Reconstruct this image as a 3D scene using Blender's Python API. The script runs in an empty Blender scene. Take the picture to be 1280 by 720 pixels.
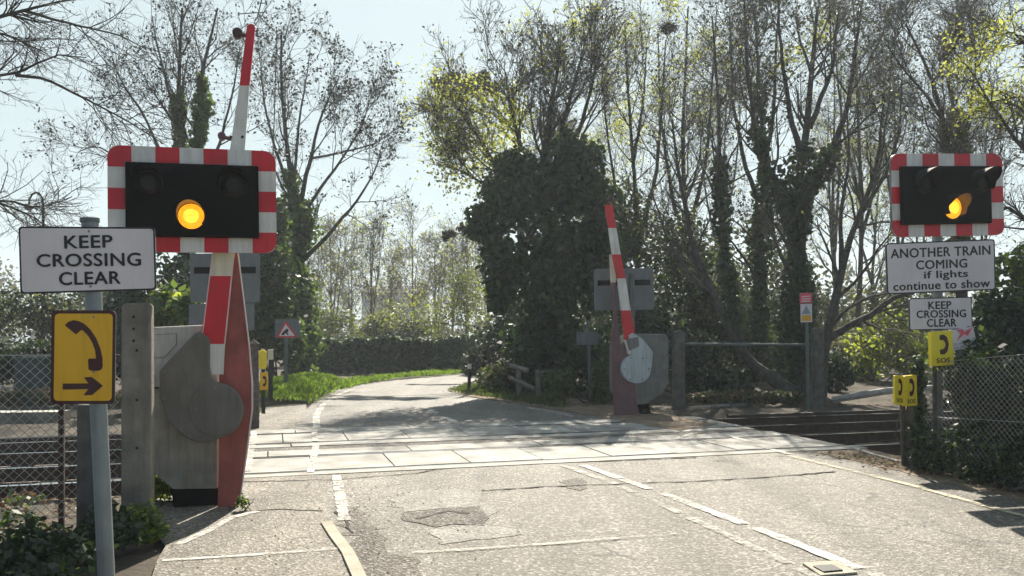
import bpy, math, random
import numpy as np
from mathutils import Vector

rnd = random.Random(7)
RAD = math.radians
S = bpy.context.scene
COL = S.collection
EYE = 1.5
TH = RAD(16.7)
RX, RY = -math.sin(TH), math.cos(TH)      # along the road, away from the camera
TX, TY = math.cos(TH), math.sin(TH)       # along the tracks, to the right

# ---------------------------------------------------------------- places
def at(px, py, Y):
    return ((px-640)/1000*Y, Y, EYE+(420-py)/1000*Y)
def pv(px, py, v):
    a = (px-640)/1000
    Y = v/(a*RX+RY)
    return (a*Y, Y, EYE+(420-py)/1000*Y)
def gp(px, py, z=0.0):
    Y = 1000*(EYE-z)/(py-420)
    return ((px-640)/1000*Y, Y, z)
def uv(u, v, z=0.0):
    return (u*TX+v*RX, u*TY+v*RY, z)
def to_uv(p):
    return (p[0]*TX+p[1]*TY, p[0]*RX+p[1]*RY)
def off(p, dv=0, du=0, dz=0):
    return (p[0]+RX*dv+TX*du, p[1]+RY*dv+TY*du, p[2]+dz)

# ---------------------------------------------------------------- materials
def mat(name, c, rough=0.8, var=0.25, scale=6.0, bump=0.0, bscale=None, metal=0.0, spec=0.4, c2=None, detail=5, streak=0.0):
    m = bpy.data.materials.new(name); m.use_nodes = True
    n = m.node_tree.nodes; l = m.node_tree.links
    b = n['Principled BSDF']
    b.inputs['Roughness'].default_value = rough
    b.inputs['Metallic'].default_value = metal
    b.inputs['Specular IOR Level'].default_value = spec
    tc = n.new('ShaderNodeTexCoord')
    nz = n.new('ShaderNodeTexNoise'); nz.inputs['Scale'].default_value = scale; nz.inputs['Detail'].default_value = detail
    l.new(tc.outputs['Object'], nz.inputs['Vector'])
    rp = n.new('ShaderNodeValToRGB')
    rp.color_ramp.elements[0].position = 0.32; rp.color_ramp.elements[1].position = 0.68
    d = c2 if c2 else tuple(x*(1-var) for x in c)
    e = c if c2 else tuple(min(1, x*(1+var)) for x in c)
    rp.color_ramp.elements[0].color = (*d, 1); rp.color_ramp.elements[1].color = (*e, 1)
    l.new(nz.outputs['Fac'], rp.inputs['Fac']); l.new(rp.outputs['Color'], b.inputs['Base Color'])
    if streak:
        mp = n.new('ShaderNodeMapping'); mp.inputs['Scale'].default_value = (11, 11, 1.1)
        ns = n.new('ShaderNodeTexNoise'); ns.inputs['Scale'].default_value = 1.6; ns.inputs['Detail'].default_value = 8; ns.inputs['Roughness'].default_value = .7
        l.new(tc.outputs['Object'], mp.inputs['Vector']); l.new(mp.outputs['Vector'], ns.inputs['Vector'])
        mr = n.new('ShaderNodeMapRange'); mr.inputs['From Min'].default_value = .45; mr.inputs['From Max'].default_value = .72; mr.inputs['To Min'].default_value = 0; mr.inputs['To Max'].default_value = streak
        l.new(ns.outputs['Fac'], mr.inputs['Value'])
        mg = n.new('ShaderNodeMixRGB'); mg.inputs[2].default_value = (c[0]*.3+.02, c[1]*.3+.018, c[2]*.3+.012, 1)
        l.new(mr.outputs['Result'], mg.inputs['Fac']); l.new(rp.outputs['Color'], mg.inputs[1]); l.new(mg.outputs['Color'], b.inputs['Base Color'])
    if bump:
        n2 = n.new('ShaderNodeTexNoise'); n2.inputs['Scale'].default_value = bscale or scale*4; n2.inputs['Detail'].default_value = 4
        l.new(tc.outputs['Object'], n2.inputs['Vector'])
        bp = n.new('ShaderNodeBump'); bp.inputs['Strength'].default_value = bump; bp.inputs['Distance'].default_value = 0.02
        l.new(n2.outputs['Fac'], bp.inputs['Height']); l.new(bp.outputs['Normal'], b.inputs['Normal'])
    return m

def leafmat(name, c, trans=0.4, rough=0.45, var=0.35, tc_=None, spec=0.4):
    m = bpy.data.materials.new(name); m.use_nodes = True
    n = m.node_tree.nodes; l = m.node_tree.links
    b = n['Principled BSDF']; b.inputs['Roughness'].default_value = rough; b.inputs['Specular IOR Level'].default_value = spec
    tcn = n.new('ShaderNodeTexCoord')
    nz = n.new('ShaderNodeTexNoise'); nz.inputs['Scale'].default_value = 1.7; nz.inputs['Detail'].default_value = 6
    nz.inputs['Roughness'].default_value = 0.8
    l.new(tcn.outputs['Object'], nz.inputs['Vector'])
    rp = n.new('ShaderNodeValToRGB')
    rp.color_ramp.elements[0].position = 0.3; rp.color_ramp.elements[1].position = 0.7
    rp.color_ramp.elements[0].color = (*[x*(1-var) for x in c], 1); rp.color_ramp.elements[1].color = (*[x*(1+var) for x in c], 1)
    l.new(nz.outputs['Fac'], rp.inputs['Fac']); l.new(rp.outputs['Color'], b.inputs['Base Color'])
    t = n.new('ShaderNodeBsdfTranslucent')
    k = tc_ or (c[0]*1.6, c[1]*1.6, c[2]*0.8)
    t.inputs['Color'].default_value = (*k, 1)
    mx = n.new('ShaderNodeMixShader'); mx.inputs['Fac'].default_value = trans
    l.new(b.outputs['BSDF'], mx.inputs[1]); l.new(t.outputs['BSDF'], mx.inputs[2])
    l.new(mx.outputs['Shader'], n['Material Output'].inputs['Surface'])
    return m

def asphalt(name, c, c2, stone=(0.42, 0.40, 0.36), bump=0.5, big=0.5):
    m = bpy.data.materials.new(name); m.use_nodes = True
    n = m.node_tree.nodes; l = m.node_tree.links
    b = n['Principled BSDF']; b.inputs['Roughness'].default_value = 0.72; b.inputs['Specular IOR Level'].default_value = 0.45
    tc = n.new('ShaderNodeTexCoord')
    big_ = n.new('ShaderNodeTexNoise'); big_.inputs['Scale'].default_value = big; big_.inputs['Detail'].default_value = 7; big_.inputs['Roughness'].default_value = 0.62
    rp = n.new('ShaderNodeValToRGB'); rp.color_ramp.elements[0].position = 0.36; rp.color_ramp.elements[1].position = 0.64
    rp.color_ramp.elements[0].color = (*c2, 1); rp.color_ramp.elements[1].color = (*c, 1)
    vo = n.new('ShaderNodeTexVoronoi'); vo.inputs['Scale'].default_value = 55
    fine = n.new('ShaderNodeTexNoise'); fine.inputs['Scale'].default_value = 28; fine.inputs['Detail'].default_value = 8; fine.inputs['Roughness'].default_value = 0.75
    for q in (big_, vo, fine): l.new(tc.outputs['Object'], q.inputs['Vector'])
    l.new(big_.outputs['Fac'], rp.inputs['Fac'])
    r2 = n.new('ShaderNodeValToRGB'); r2.color_ramp.elements[0].position = 0.38; r2.color_ramp.elements[1].position = 0.66
    r2.color_ramp.elements[0].color = (0.42, 0.42, 0.42, 1); r2.color_ramp.elements[1].color = (1.3, 1.3, 1.3, 1)
    l.new(fine.outputs['Fac'], r2.inputs['Fac'])
    mu = n.new('ShaderNodeMixRGB'); mu.blend_type = 'MULTIPLY'; mu.inputs['Fac'].default_value = 1.0
    l.new(rp.outputs['Color'], mu.inputs[1]); l.new(r2.outputs['Color'], mu.inputs[2])
    # single pale stones
    r3 = n.new('ShaderNodeValToRGB'); r3.color_ramp.elements[0].position = 0.72; r3.color_ramp.elements[1].position = 0.9
    sp = n.new('ShaderNodeSeparateColor'); l.new(vo.outputs['Color'], sp.inputs['Color']); l.new(sp.outputs['Red'], r3.inputs['Fac'])
    m2 = n.new('ShaderNodeMixRGB'); m2.inputs[2].default_value = (*stone, 1)
    fm = n.new('ShaderNodeMath'); fm.operation = 'MULTIPLY'; fm.inputs[1].default_value = 0.55
    l.new(r3.outputs['Color'], fm.inputs[0]); l.new(fm.outputs[0], m2.inputs['Fac']); l.new(mu.outputs['Color'], m2.inputs[1])
    l.new(m2.outputs['Color'], b.inputs['Base Color'])
    mp = n.new('ShaderNodeMapping'); mp.inputs['Rotation'].default_value = (0, 0, -TH); mp.inputs['Scale'].default_value = (1.15, .07, 1)
    wt = n.new('ShaderNodeTexNoise'); wt.inputs['Scale'].default_value = 1.6; wt.inputs['Detail'].default_value = 3
    l.new(tc.outputs['Object'], mp.inputs['Vector']); l.new(mp.outputs['Vector'], wt.inputs['Vector'])
    wr_ = n.new('ShaderNodeMapRange'); wr_.inputs['From Min'].default_value = .35; wr_.inputs['From Max'].default_value = .65; wr_.inputs['To Min'].default_value = .72; wr_.inputs['To Max'].default_value = 1.12
    l.new(wt.outputs['Fac'], wr_.inputs['Value'])
    st = n.new('ShaderNodeTexNoise'); st.inputs['Scale'].default_value = 2.3; st.inputs['Detail'].default_value = 8; st.inputs['Roughness'].default_value = .7; st.inputs['Distortion'].default_value = .6
    l.new(tc.outputs['Object'], st.inputs['Vector'])
    sr = n.new('ShaderNodeMapRange'); sr.inputs['From Min'].default_value = .30; sr.inputs['From Max'].default_value = .46; sr.inputs['To Min'].default_value = .62; sr.inputs['To Max'].default_value = 1.0
    l.new(st.outputs['Fac'], sr.inputs['Value'])
    ds = n.new('ShaderNodeVectorMath'); ds.operation = 'MULTIPLY_ADD'; ds.inputs[1].default_value = (.35, .35, .35)
    l.new(st.outputs['Color'], ds.inputs[0]); l.new(tc.outputs['Object'], ds.inputs[2])
    ck = n.new('ShaderNodeTexVoronoi'); ck.feature = 'DISTANCE_TO_EDGE'; ck.inputs['Scale'].default_value = 1.1; l.new(ds.outputs['Vector'], ck.inputs['Vector'])
    cr = n.new('ShaderNodeMapRange'); cr.inputs['From Min'].default_value = .004; cr.inputs['From Max'].default_value = .014; cr.inputs['To Min'].default_value = 0; cr.inputs['To Max'].default_value = 1
    l.new(ck.outputs['Distance'], cr.inputs['Value'])
    cm = n.new('ShaderNodeMapRange'); cm.inputs['From Min'].default_value = .48; cm.inputs['From Max'].default_value = .56; cm.inputs['To Min'].default_value = 1; cm.inputs['To Max'].default_value = .38
    l.new(big_.outputs['Fac'], cm.inputs['Value'])
    cx = n.new('ShaderNodeMath'); cx.operation = 'MAXIMUM'; l.new(cr.outputs['Result'], cx.inputs[0]); l.new(cm.outputs['Result'], cx.inputs[1])
    p1_ = n.new('ShaderNodeMath'); p1_.operation = 'MULTIPLY'; l.new(wr_.outputs['Result'], p1_.inputs[0]); l.new(sr.outputs['Result'], p1_.inputs[1])
    p2_ = n.new('ShaderNodeMath'); p2_.operation = 'MULTIPLY'; l.new(p1_.outputs[0], p2_.inputs[0]); l.new(cx.outputs[0], p2_.inputs[1])
    m3 = n.new('ShaderNodeMixRGB'); m3.blend_type = 'MULTIPLY'; m3.inputs['Fac'].default_value = 1
    l.new(m2.outputs['Color'], m3.inputs[1]); l.new(p2_.outputs[0], m3.inputs[2]); l.new(m3.outputs['Color'], b.inputs['Base Color'])
    ad = n.new('ShaderNodeMath'); ad.operation = 'ADD'
    l.new(vo.outputs['Distance'], ad.inputs[0]); l.new(fine.outputs['Fac'], ad.inputs[1])
    bp = n.new('ShaderNodeBump'); bp.inputs['Strength'].default_value = bump; bp.inputs['Distance'].default_value = 0.02
    l.new(ad.outputs[0], bp.inputs['Height']); l.new(bp.outputs['Normal'], b.inputs['Normal'])
    return m

def paintmat(name, c, wear=0.5, scale=9, soft=.08):
    """worn road paint: the asphalt below shows wherever the paint has gone"""
    m = bpy.data.materials.new(name); m.use_nodes = True
    n = m.node_tree.nodes; l = m.node_tree.links
    b = n['Principled BSDF']; b.inputs['Roughness'].default_value = 0.75
    tc = n.new('ShaderNodeTexCoord')
    nz = n.new('ShaderNodeTexNoise'); nz.inputs['Scale'].default_value = scale; nz.inputs['Detail'].default_value = 10; nz.inputs['Roughness'].default_value = 0.8
    n2 = n.new('ShaderNodeTexNoise'); n2.inputs['Scale'].default_value = 1.3; n2.inputs['Detail'].default_value = 3
    n3 = n.new('ShaderNodeTexNoise'); n3.inputs['Scale'].default_value = 45; n3.inputs['Detail'].default_value = 4
    for q in (nz, n2, n3): l.new(tc.outputs['Object'], q.inputs['Vector'])
    ad = n.new('ShaderNodeMath'); ad.operation = 'MULTIPLY_ADD'; ad.inputs[1].default_value = 0.45
    l.new(n2.outputs['Fac'], ad.inputs[0]); l.new(nz.outputs['Fac'], ad.inputs[2])
    a2 = n.new('ShaderNodeMath'); a2.operation = 'MULTIPLY_ADD'; a2.inputs[1].default_value = 0.35
    l.new(n3.outputs['Fac'], a2.inputs[0]); l.new(ad.outputs[0], a2.inputs[2])
    mr = n.new('ShaderNodeMapRange'); mr.inputs['From Min'].default_value = wear+.4-soft; mr.inputs['From Max'].default_value = wear+.4+soft
    l.new(a2.outputs[0], mr.inputs['Value'])
    mx = n.new('ShaderNodeMixRGB'); mx.inputs[1].default_value = (*[k*.72 for k in c], 1); mx.inputs[2].default_value = (*c, 1)
    l.new(n3.outputs['Fac'], mx.inputs['Fac']); l.new(mx.outputs['Color'], b.inputs['Base Color'])
    t = n.new('ShaderNodeBsdfTransparent'); ms = n.new('ShaderNodeMixShader')
    l.new(mr.outputs['Result'], ms.inputs['Fac']); l.new(t.outputs['BSDF'], ms.inputs[1]); l.new(b.outputs['BSDF'], ms.inputs[2])
    l.new(ms.outputs['Shader'], n['Material Output'].inputs['Surface'])
    return m

def emit(name, c, s):
    m = bpy.data.materials.new(name); m.use_nodes = True
    n = m.node_tree.nodes; l = m.node_tree.links
    b = n['Principled BSDF']; b.inputs['Base Color'].default_value = (*c, 1); b.inputs['Roughness'].default_value = 0.3
    b.inputs['Emission Color'].default_value = (*c, 1)
    tc = n.new('ShaderNodeTexCoord'); vo = n.new('ShaderNodeTexVoronoi'); vo.inputs['Scale'].default_value = 85
    l.new(tc.outputs['Object'], vo.inputs['Vector'])
    mr = n.new('ShaderNodeMapRange'); mr.inputs['From Max'].default_value = 0.7; mr.inputs['To Min'].default_value = s*1.35; mr.inputs['To Max'].default_value = s*0.55
    l.new(vo.outputs['Distance'], mr.inputs['Value']); l.new(mr.outputs['Result'], b.inputs['Emission Strength'])
    return m

M = {}
M['asphalt'] = asphalt('asphalt', (0.188, 0.170, 0.142), (0.125, 0.110, 0.088))
M['asphalt_far'] = asphalt('asphalt_far', (0.20, 0.185, 0.165), (0.12, 0.11, 0.10))
M['footway'] = asphalt('footway_asphalt', (0.212, 0.186, 0.146), (0.132, 0.113, 0.085), big=1.1)
M['patch'] = asphalt('patch_asphalt', (0.265, 0.25, 0.22), (0.18, 0.165, 0.145), big=2)
M['rough'] = asphalt('worn_asphalt', (0.15, 0.124, 0.10), (0.085, 0.07, 0.056), bump=0.9, big=3)
M['crack'] = mat('crack', (0.035, 0.03, 0.026), 0.95)
M['deck'] = mat('deck_panel', (0.36, 0.35, 0.325), 0.78, 0.2, 2.2, 0.4, 60, c2=(0.18, 0.17, 0.15), detail=9)
M['deck2'] = mat('deck_beam', (0.38, 0.36, 0.32), 0.78, 0.2, 3, 0.4, 60, c2=(0.21, 0.19, 0.16), detail=9)
M['white_paint'] = paintmat('white_paint', (0.54, 0.52, 0.47), 0.472, 9, .12)
M['faint_paint'] = paintmat('faint_paint', (0.46, 0.44, 0.39), 0.54, 7, .14)
M['cream_paint'] = paintmat('cream_paint', (0.52, 0.46, 0.32), 0.475, 9, .12)
M['kerb'] = mat('kerb_concrete', (0.33, 0.30, 0.235), 0.85, 0.2, 5, 0.4, 40)
M['soil'] = mat('soil', (0.085, 0.066, 0.046), 0.95, c2=(0.035, 0.03, 0.022), scale=2.5, bump=1.0, bscale=14, detail=9)
M['litter'] = mat('leaf_litter', (0.20, 0.14, 0.085), 0.9, c2=(0.06, 0.042, 0.028), scale=9, bump=0.9, bscale=20)
M['verge'] = mat('verge_soil', (0.23, 0.175, 0.12), 0.95, c2=(0.11, 0.08, 0.055), scale=4, bump=0.9, bscale=25, detail=9)
M['ballast'] = mat('ballast', (0.24, 0.19, 0.15), 0.95, c2=(0.06, 0.046, 0.038), scale=22, bump=1.0, bscale=22)
M['rail_side'] = mat('rail_rust', (0.05, 0.03, 0.02), 0.8, 0.3, 12)
M['rail_top'] = mat('rail_polish', (0.65, 0.66, 0.68), 0.22, 0.1, 12, metal=1.0)
M['sleeper'] = mat('sleeper_concrete', (0.12, 0.105, 0.09), 0.9, 0.3, 8, 0.4)
M['concrete'] = mat('post_concrete', (0.27, 0.245, 0.20), 0.92, 0.3, 4, 0.5, 45, c2=(0.13, 0.118, 0.095), detail=9, streak=0.55)
M['concrete_dark'] = mat('old_concrete', (0.12, 0.113, 0.10), 0.92, 0.35, 6, 0.5, 45, streak=0.5)
M['galv'] = mat('galvanised_steel', (0.21, 0.24, 0.245), 0.5, 0.15, 5, metal=0.3, streak=0.4)
M['galv_green'] = mat('green_grey_paint', (0.10, 0.125, 0.12), 0.5, 0.15, 5)
M['sign_white'] = mat('sign_white', (0.66, 0.61, 0.60), 0.5, 0.10, 2.2, detail=9, streak=0.10)
M['sign_grey'] = mat('sign_back', (0.13, 0.145, 0.15), 0.5, 0.12, 4, streak=0.4)
M['sign_black'] = mat('sign_black', (0.012, 0.012, 0.012), 0.5, 0.1)
M['sign_yellow'] = mat('sign_yellow', (0.72, 0.40, 0.012), 0.4, 0.06, 3, streak=0.3)
M['sign_lemon'] = mat('sign_lemon', (0.78, 0.62, 0.03), 0.4, 0.06, 3, streak=0.3)
M['sign_red'] = mat('sign_red', (0.62, 0.03, 0.04), 0.4, 0.06, 3)
M['sign_pink'] = mat('sign_pink', (0.70, 0.10, 0.14), 0.4, 0.1, 3)
M['sign_ink'] = mat('faded_ink', (0.25, 0.32, 0.36), 0.6, 0.1)
M['maroon'] = mat('maroon_edge', (0.05, 0.012, 0.012), 0.5, 0.1)
M['band_red'] = mat('band_red', (0.56, 0.010, 0.022), 0.42, 0.10, 4, streak=0.35)
M['band_white'] = mat('band_white', (0.66, 0.64, 0.58), 0.45, 0.10, 4, streak=0.4)
M['band_cream'] = mat('band_cream', (0.66, 0.60, 0.46), 0.5, 0.08, 4, streak=0.45)
M['lamp_black'] = mat('matt_black', (0.004, 0.0045, 0.0055), 0.7, 0.2, spec=0.08)
M['hood_black'] = mat('hood_black', (0.010, 0.011, 0.013), 0.7, 0.2, spec=0.22)
M['lens_dark'] = mat('unlit_lens', (0.008, 0.004, 0.004), 0.35, 0.1, spec=0.25)
M['amber'] = emit('lit_amber_lens', (1.0, 0.36, 0.012), 0.72)
M['amber_core'] = emit('amber_core', (1.0, 0.52, 0.03), 0.95)
M['hood_glow'] = mat('hood_painted_glow', (0.14, 0.12, 0.09), 0.4, 0.1)  # lamp glow put into the colour of the black hood's inside
M['rust_red'] = mat('faded_red_board', (0.30, 0.075, 0.06), 0.6, 0.25, 5, streak=0.6)
M['pale_edge'] = mat('pale_edge', (0.62, 0.50, 0.46), 0.6, 0.1)
M['pale_red'] = mat('pale_faded_red', (0.15, 0.08, 0.085), 0.6, 0.2, 5, streak=0.5)
M['cabinet'] = mat('cabinet_paint', (0.46, 0.45, 0.40), 0.6, 0.12, 4, 0.1, 30, streak=0.5)
M['cabinet_low'] = mat('cabinet_brown_grey', (0.26, 0.24, 0.20), 0.7, 0.25, 4, 0.2, 30, streak=0.6)  # darker brown-grey than the upper cabinet, with grime streaks
M['cover'] = mat('cover_plate', (0.165, 0.152, 0.132), 0.65, 0.25, 3, 0.25, 40, c2=(0.105, 0.095, 0.082), detail=8, streak=0.5)
M['cover_light'] = mat('cover_light', (0.42, 0.47, 0.48), 0.5, 0.1, 4, streak=0.45)
M['cab_far'] = mat('cabinet_grey', (0.16, 0.16, 0.15), 0.65, 0.2, 4, streak=0.5)
M['brick'] = mat('dark_brick', (0.10, 0.075, 0.07), 0.9, 0.35, 14, 0.5)
M['bark'] = mat('bark', (0.066, 0.062, 0.054), 0.95, 0.4, 9, 0.8, 22)
M['bark_pale'] = mat('bark_pale', (0.10, 0.095, 0.08), 0.95, 0.4, 9, 0.8, 22)
M['bark_warm'] = mat('bark_warm', (0.16, 0.115, 0.075), 0.95, 0.4, 9, 0.8, 22)
M['twig'] = mat('twig', (0.045, 0.042, 0.040), 0.9, 0.3, 3)
M['twig_pale'] = mat('twig_pale', (0.105, 0.098, 0.084), 0.9, 0.3, 3)
M['twig_warm'] = mat('twig_warm', (0.12, 0.10, 0.07), 0.9, 0.3, 3)
M['bud'] = leafmat('bud', (0.055, 0.058, 0.036), 0.2, 0.6)
M['bud_dark'] = leafmat('bud_dark', (0.028, 0.032, 0.022), 0.12, 0.6)
M['young'] = leafmat('young_leaf', (0.17, 0.19, 0.035), 0.55, 0.5, tc_=(0.52, 0.56, 0.10))
M['olive'] = leafmat('olive_leaf', (0.10, 0.11, 0.05), 0.4, 0.55, tc_=(0.20, 0.21, 0.07))
M['ivy'] = leafmat('ivy_leaf', (0.028, 0.048, 0.022), 0.16, 0.5, tc_=(0.09, 0.16, 0.03), spec=0.4)
M['ivy_light'] = leafmat('ivy_light', (0.055, 0.09, 0.028), 0.3, 0.65, tc_=(0.18, 0.27, 0.05))
M['evergreen'] = leafmat('evergreen_leaf', (0.022, 0.040, 0.022), 0.12, 0.62, tc_=(0.06, 0.11, 0.03), spec=0.35)
M['laurel'] = leafmat('hedge_leaf', (0.030, 0.045, 0.026), 0.15, 0.55, tc_=(0.07, 0.12, 0.03), spec=0.35)
M['needle'] = leafmat('pine_needle', (0.022, 0.032, 0.026), 0.1, 0.6)
M['needle_red'] = leafmat('pine_bronze', (0.10, 0.05, 0.04), 0.2, 0.6)
M['lime'] = leafmat('lime_leaf', (0.14, 0.19, 0.03), 0.5, 0.5, tc_=(0.42, 0.50, 0.05))
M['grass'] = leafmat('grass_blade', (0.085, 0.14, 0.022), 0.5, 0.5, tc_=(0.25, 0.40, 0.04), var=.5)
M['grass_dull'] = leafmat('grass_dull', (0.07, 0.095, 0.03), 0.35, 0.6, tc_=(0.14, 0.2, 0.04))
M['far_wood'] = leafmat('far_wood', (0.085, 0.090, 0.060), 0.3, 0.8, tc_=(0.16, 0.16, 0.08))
M['bramble'] = leafmat('bramble_leaf', (0.035, 0.055, 0.022), 0.25, 0.35, tc_=(0.12, 0.18, 0.04))
M['dead'] = leafmat('dead_leaf', (0.16, 0.10, 0.055), 0.25, 0.7, tc_=(0.2, 0.12, 0.05))
M['wood'] = mat('grey_wood', (0.17, 0.155, 0.135), 0.9, 0.3, 8, 0.5)
M['log'] = mat('pale_log', (0.33, 0.32, 0.29), 0.85, 0.25, 7, 0.4)
M['dark_post'] = mat('fence_post_dark', (0.055, 0.052, 0.045), 0.95, 0.4, 9, 0.5, 40)  # one dark tone for the fence and telephone posts
M['ivy_dark'] = leafmat('ivy_dark', (0.017, 0.030, 0.014), 0.14, 0.55, tc_=(0.06, 0.11, 0.02), spec=0.35)
M['wire'] = mat('fence_wire', (0.34, 0.34, 0.33), 0.5, 0.2, 9, metal=0.4)
M['house'] = mat('house_wall', (0.24, 0.26, 0.28), 0.9, 0.1, 1)
M['roof'] = mat('house_roof', (0.12, 0.11, 0.11), 0.9, 0.2, 2)
M['glass'] = mat('dark_glass', (0.04, 0.05, 0.06), 0.15, 0.1)
M['green_box'] = mat('green_cabinet', (0.035, 0.06, 0.055), 0.6, 0.2, 4)

# ---------------------------------------------------------------- objects
BASE = {}
def thing(name, label, cat, loc, group=None):
    o = bpy.data.objects.new(name, None); COL.objects.link(o)
    o.location = loc; o.empty_display_size = 0.2
    o['label'] = label; o['category'] = cat
    if group: o['group'] = group
    BASE[o.name] = Vector(loc)
    return o
def struct(o, label=None, kind='structure', cat=None):
    o['kind'] = kind
    o['label'] = label or o.name
    o['category'] = cat or o.name.split('.')[0].replace('_', ' ')
    return o
def tag(o, label, cat, group=None):
    o['label'] = label; o['category'] = cat
    if group: o['group'] = group
    return o
def link(name, me, parent=None, loc=None):
    o = bpy.data.objects.new(name, me); COL.objects.link(o)
    if parent is not None:
        o.parent = parent
        BASE[o.name] = BASE[parent.name]
    elif loc is not None:
        o.location = loc
    return o
def np_mesh(name, V, F, mats, mi=None, smooth=False):
    V = np.asarray(V, dtype=np.float32); F = np.asarray(F, dtype=np.int32)
    me = bpy.data.meshes.new(name)
    me.vertices.add(len(V)); me.vertices.foreach_set('co', V.ravel())
    k = F.shape[1]
    me.loops.add(F.size); me.loops.foreach_set('vertex_index', F.ravel())
    me.polygons.add(len(F)); me.polygons.foreach_set('loop_start', np.arange(0, F.size, k, dtype=np.int32))
    for m in mats: me.materials.append(M[m])
    if mi is not None: me.polygons.foreach_set('material_index', np.asarray(mi, dtype=np.int32))
    if smooth: me.polygons.foreach_set('use_smooth', np.ones(len(F), dtype=bool))
    me.update(calc_edges=True); me.validate()
    return me
def np_obj(name, V, F, mats, mi=None, parent=None, loc=None, smooth=False):
    b = BASE[parent.name] if parent is not None else Vector(loc or (0, 0, 0))
    V = np.asarray(V, dtype=np.float64) - np.array(b)
    return link(name, np_mesh(name, V, F, mats, mi, smooth), parent, loc)

class MB:
    def __init__(s): s.v = []; s.f = []; s.m = []; s.mats = []
    def mi(s, m):
        if m not in s.mats: s.mats.append(m)
        return s.mats.index(m)
    def poly(s, pts, m):
        i = len(s.v); s.v += [tuple(p) for p in pts]; s.f.append(list(range(i, i+len(pts)))); s.m.append(s.mi(m)); return s
    def extr(s, front, back, m, mside=None):
        n = len(front); i = len(s.v); s.v += [tuple(p) for p in front]+[tuple(p) for p in back]
        k = s.mi(m); ks = s.mi(mside or m)
        s.f.append(list(range(i, i+n))); s.m.append(k)
        s.f.append(list(range(i+2*n-1, i+n-1, -1))); s.m.append(ks)
        for a in range(n):
            b = (a+1) % n; s.f.append([i+b, i+a, i+n+a, i+n+b]); s.m.append(ks)
        return s
    def prism(s, pix, v, th, m, mside=None):
        fr = [pv(x, y, v) for x, y in pix]
        return s.extr(fr, [off(p, th) for p in fr], m, mside)
    def slab(s, pts, z0, z1, m, mside=None):
        return s.extr([(p[0], p[1], z1) for p in pts], [(p[0], p[1], z0) for p in pts], m, mside)
    def boxuv(s, u0, u1, v0, v1, z0, z1, m, mside=None):
        return s.slab([uv(u0, v0), uv(u1, v0), uv(u1, v1), uv(u0, v1)], z0, z1, m, mside)
    def tube(s, pts, rad, m, n=8, cap=True):
        pts = [Vector(p) for p in pts]
        if not hasattr(rad, '__len__'): rad = [rad]*len(pts)
        k = s.mi(m); base = len(s.v)
        for i, p in enumerate(pts):
            d = (pts[min(i+1, len(pts)-1)]-pts[max(i-1, 0)]).normalized()
            a = d.cross(Vector((0, 0, 1)) if abs(d.z) < 0.9 else Vector((0, 1, 0))).normalized(); b = d.cross(a)
            for q in range(n):
                t = 2*math.pi*q/n; s.v.append(tuple(p+rad[i]*(math.cos(t)*a+math.sin(t)*b)))
        for i in range(len(pts)-1):
            for q in range(n):
                r = (q+1) % n; s.f.append([base+i*n+q, base+i*n+r, base+(i+1)*n+r, base+(i+1)*n+q]); s.m.append(k)
        if cap:
            s.f.append([base+q for q in range(n)][::-1]); s.m.append(k)
            s.f.append([base+(len(pts)-1)*n+q for q in range(n)]); s.m.append(k)
        return s
    def build(s, name, parent=None, loc=None, bevel=0, smooth=False):
        b = BASE[parent.name] if parent is not None else Vector(loc or (0, 0, 0))
        me = bpy.data.meshes.new(name)
        me.from_pydata([(x-b[0], y-b[1], z-b[2]) for x, y, z in s.v], [], s.f)
        for m in s.mats: me.materials.append(M[m])
        me.polygons.foreach_set('material_index', s.m)
        if smooth: me.polygons.foreach_set('use_smooth', [True]*len(s.f))
        me.update(); me.validate()
        o = link(name, me, parent, loc)
        if bevel:
            w = o.modifiers.new('bevel', 'BEVEL'); w.width = bevel; w.segments = 2; w.limit_method = 'ANGLE'
        return o

def rrect(x0, y0, x1, y1, r, n=5):
    out = []
    for cx, cy, a0 in ((x1-r, y0+r, -90), (x1-r, y1-r, 0), (x0+r, y1-r, 90), (x0+r, y0+r, 180)):
        for i in range(n+1):
            t = RAD(a0+90*i/n); out.append((cx+r*math.cos(t), cy+r*math.sin(t)))
    return out
def rquad(q, r, n=5):
    """rounded quad in pixels, q = TL,TR,BR,BL"""
    out = []
    for i in range(4):
        p = Vector(q[i]); a = Vector(q[i-1]); b = Vector(q[(i+1) % 4])
        pa = p+(a-p).normalized()*r; pb = p+(b-p).normalized()*r
        for k in range(n+1):
            t = k/n; w = (1-t)**2*pa+2*t*(1-t)*p+t*t*pb; out.append((w.x, w.y))
    return out
def inset(q, d):
    c = Vector((sum(p[0] for p in q)/4, sum(p[1] for p in q)/4))
    return [(p[0]+math.copysign(d, c.x-p[0]), p[1]+math.copysign(d, c.y-p[1])) for p in q]
def bil(q, s, t):
    (a, b, c, d) = [Vector(p) for p in q]
    w = (1-t)*((1-s)*a+s*b)+t*((1-s)*d+s*c); return (w.x, w.y)
def circ(cx, cy, r, n=28, a0=0, a1=360):
    return [(cx+r*math.cos(RAD(a0+(a1-a0)*i/n)), cy+r*math.sin(RAD(a0+(a1-a0)*i/n))) for i in range(n + (0 if a1-a0 == 360 else 1))]

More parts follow.
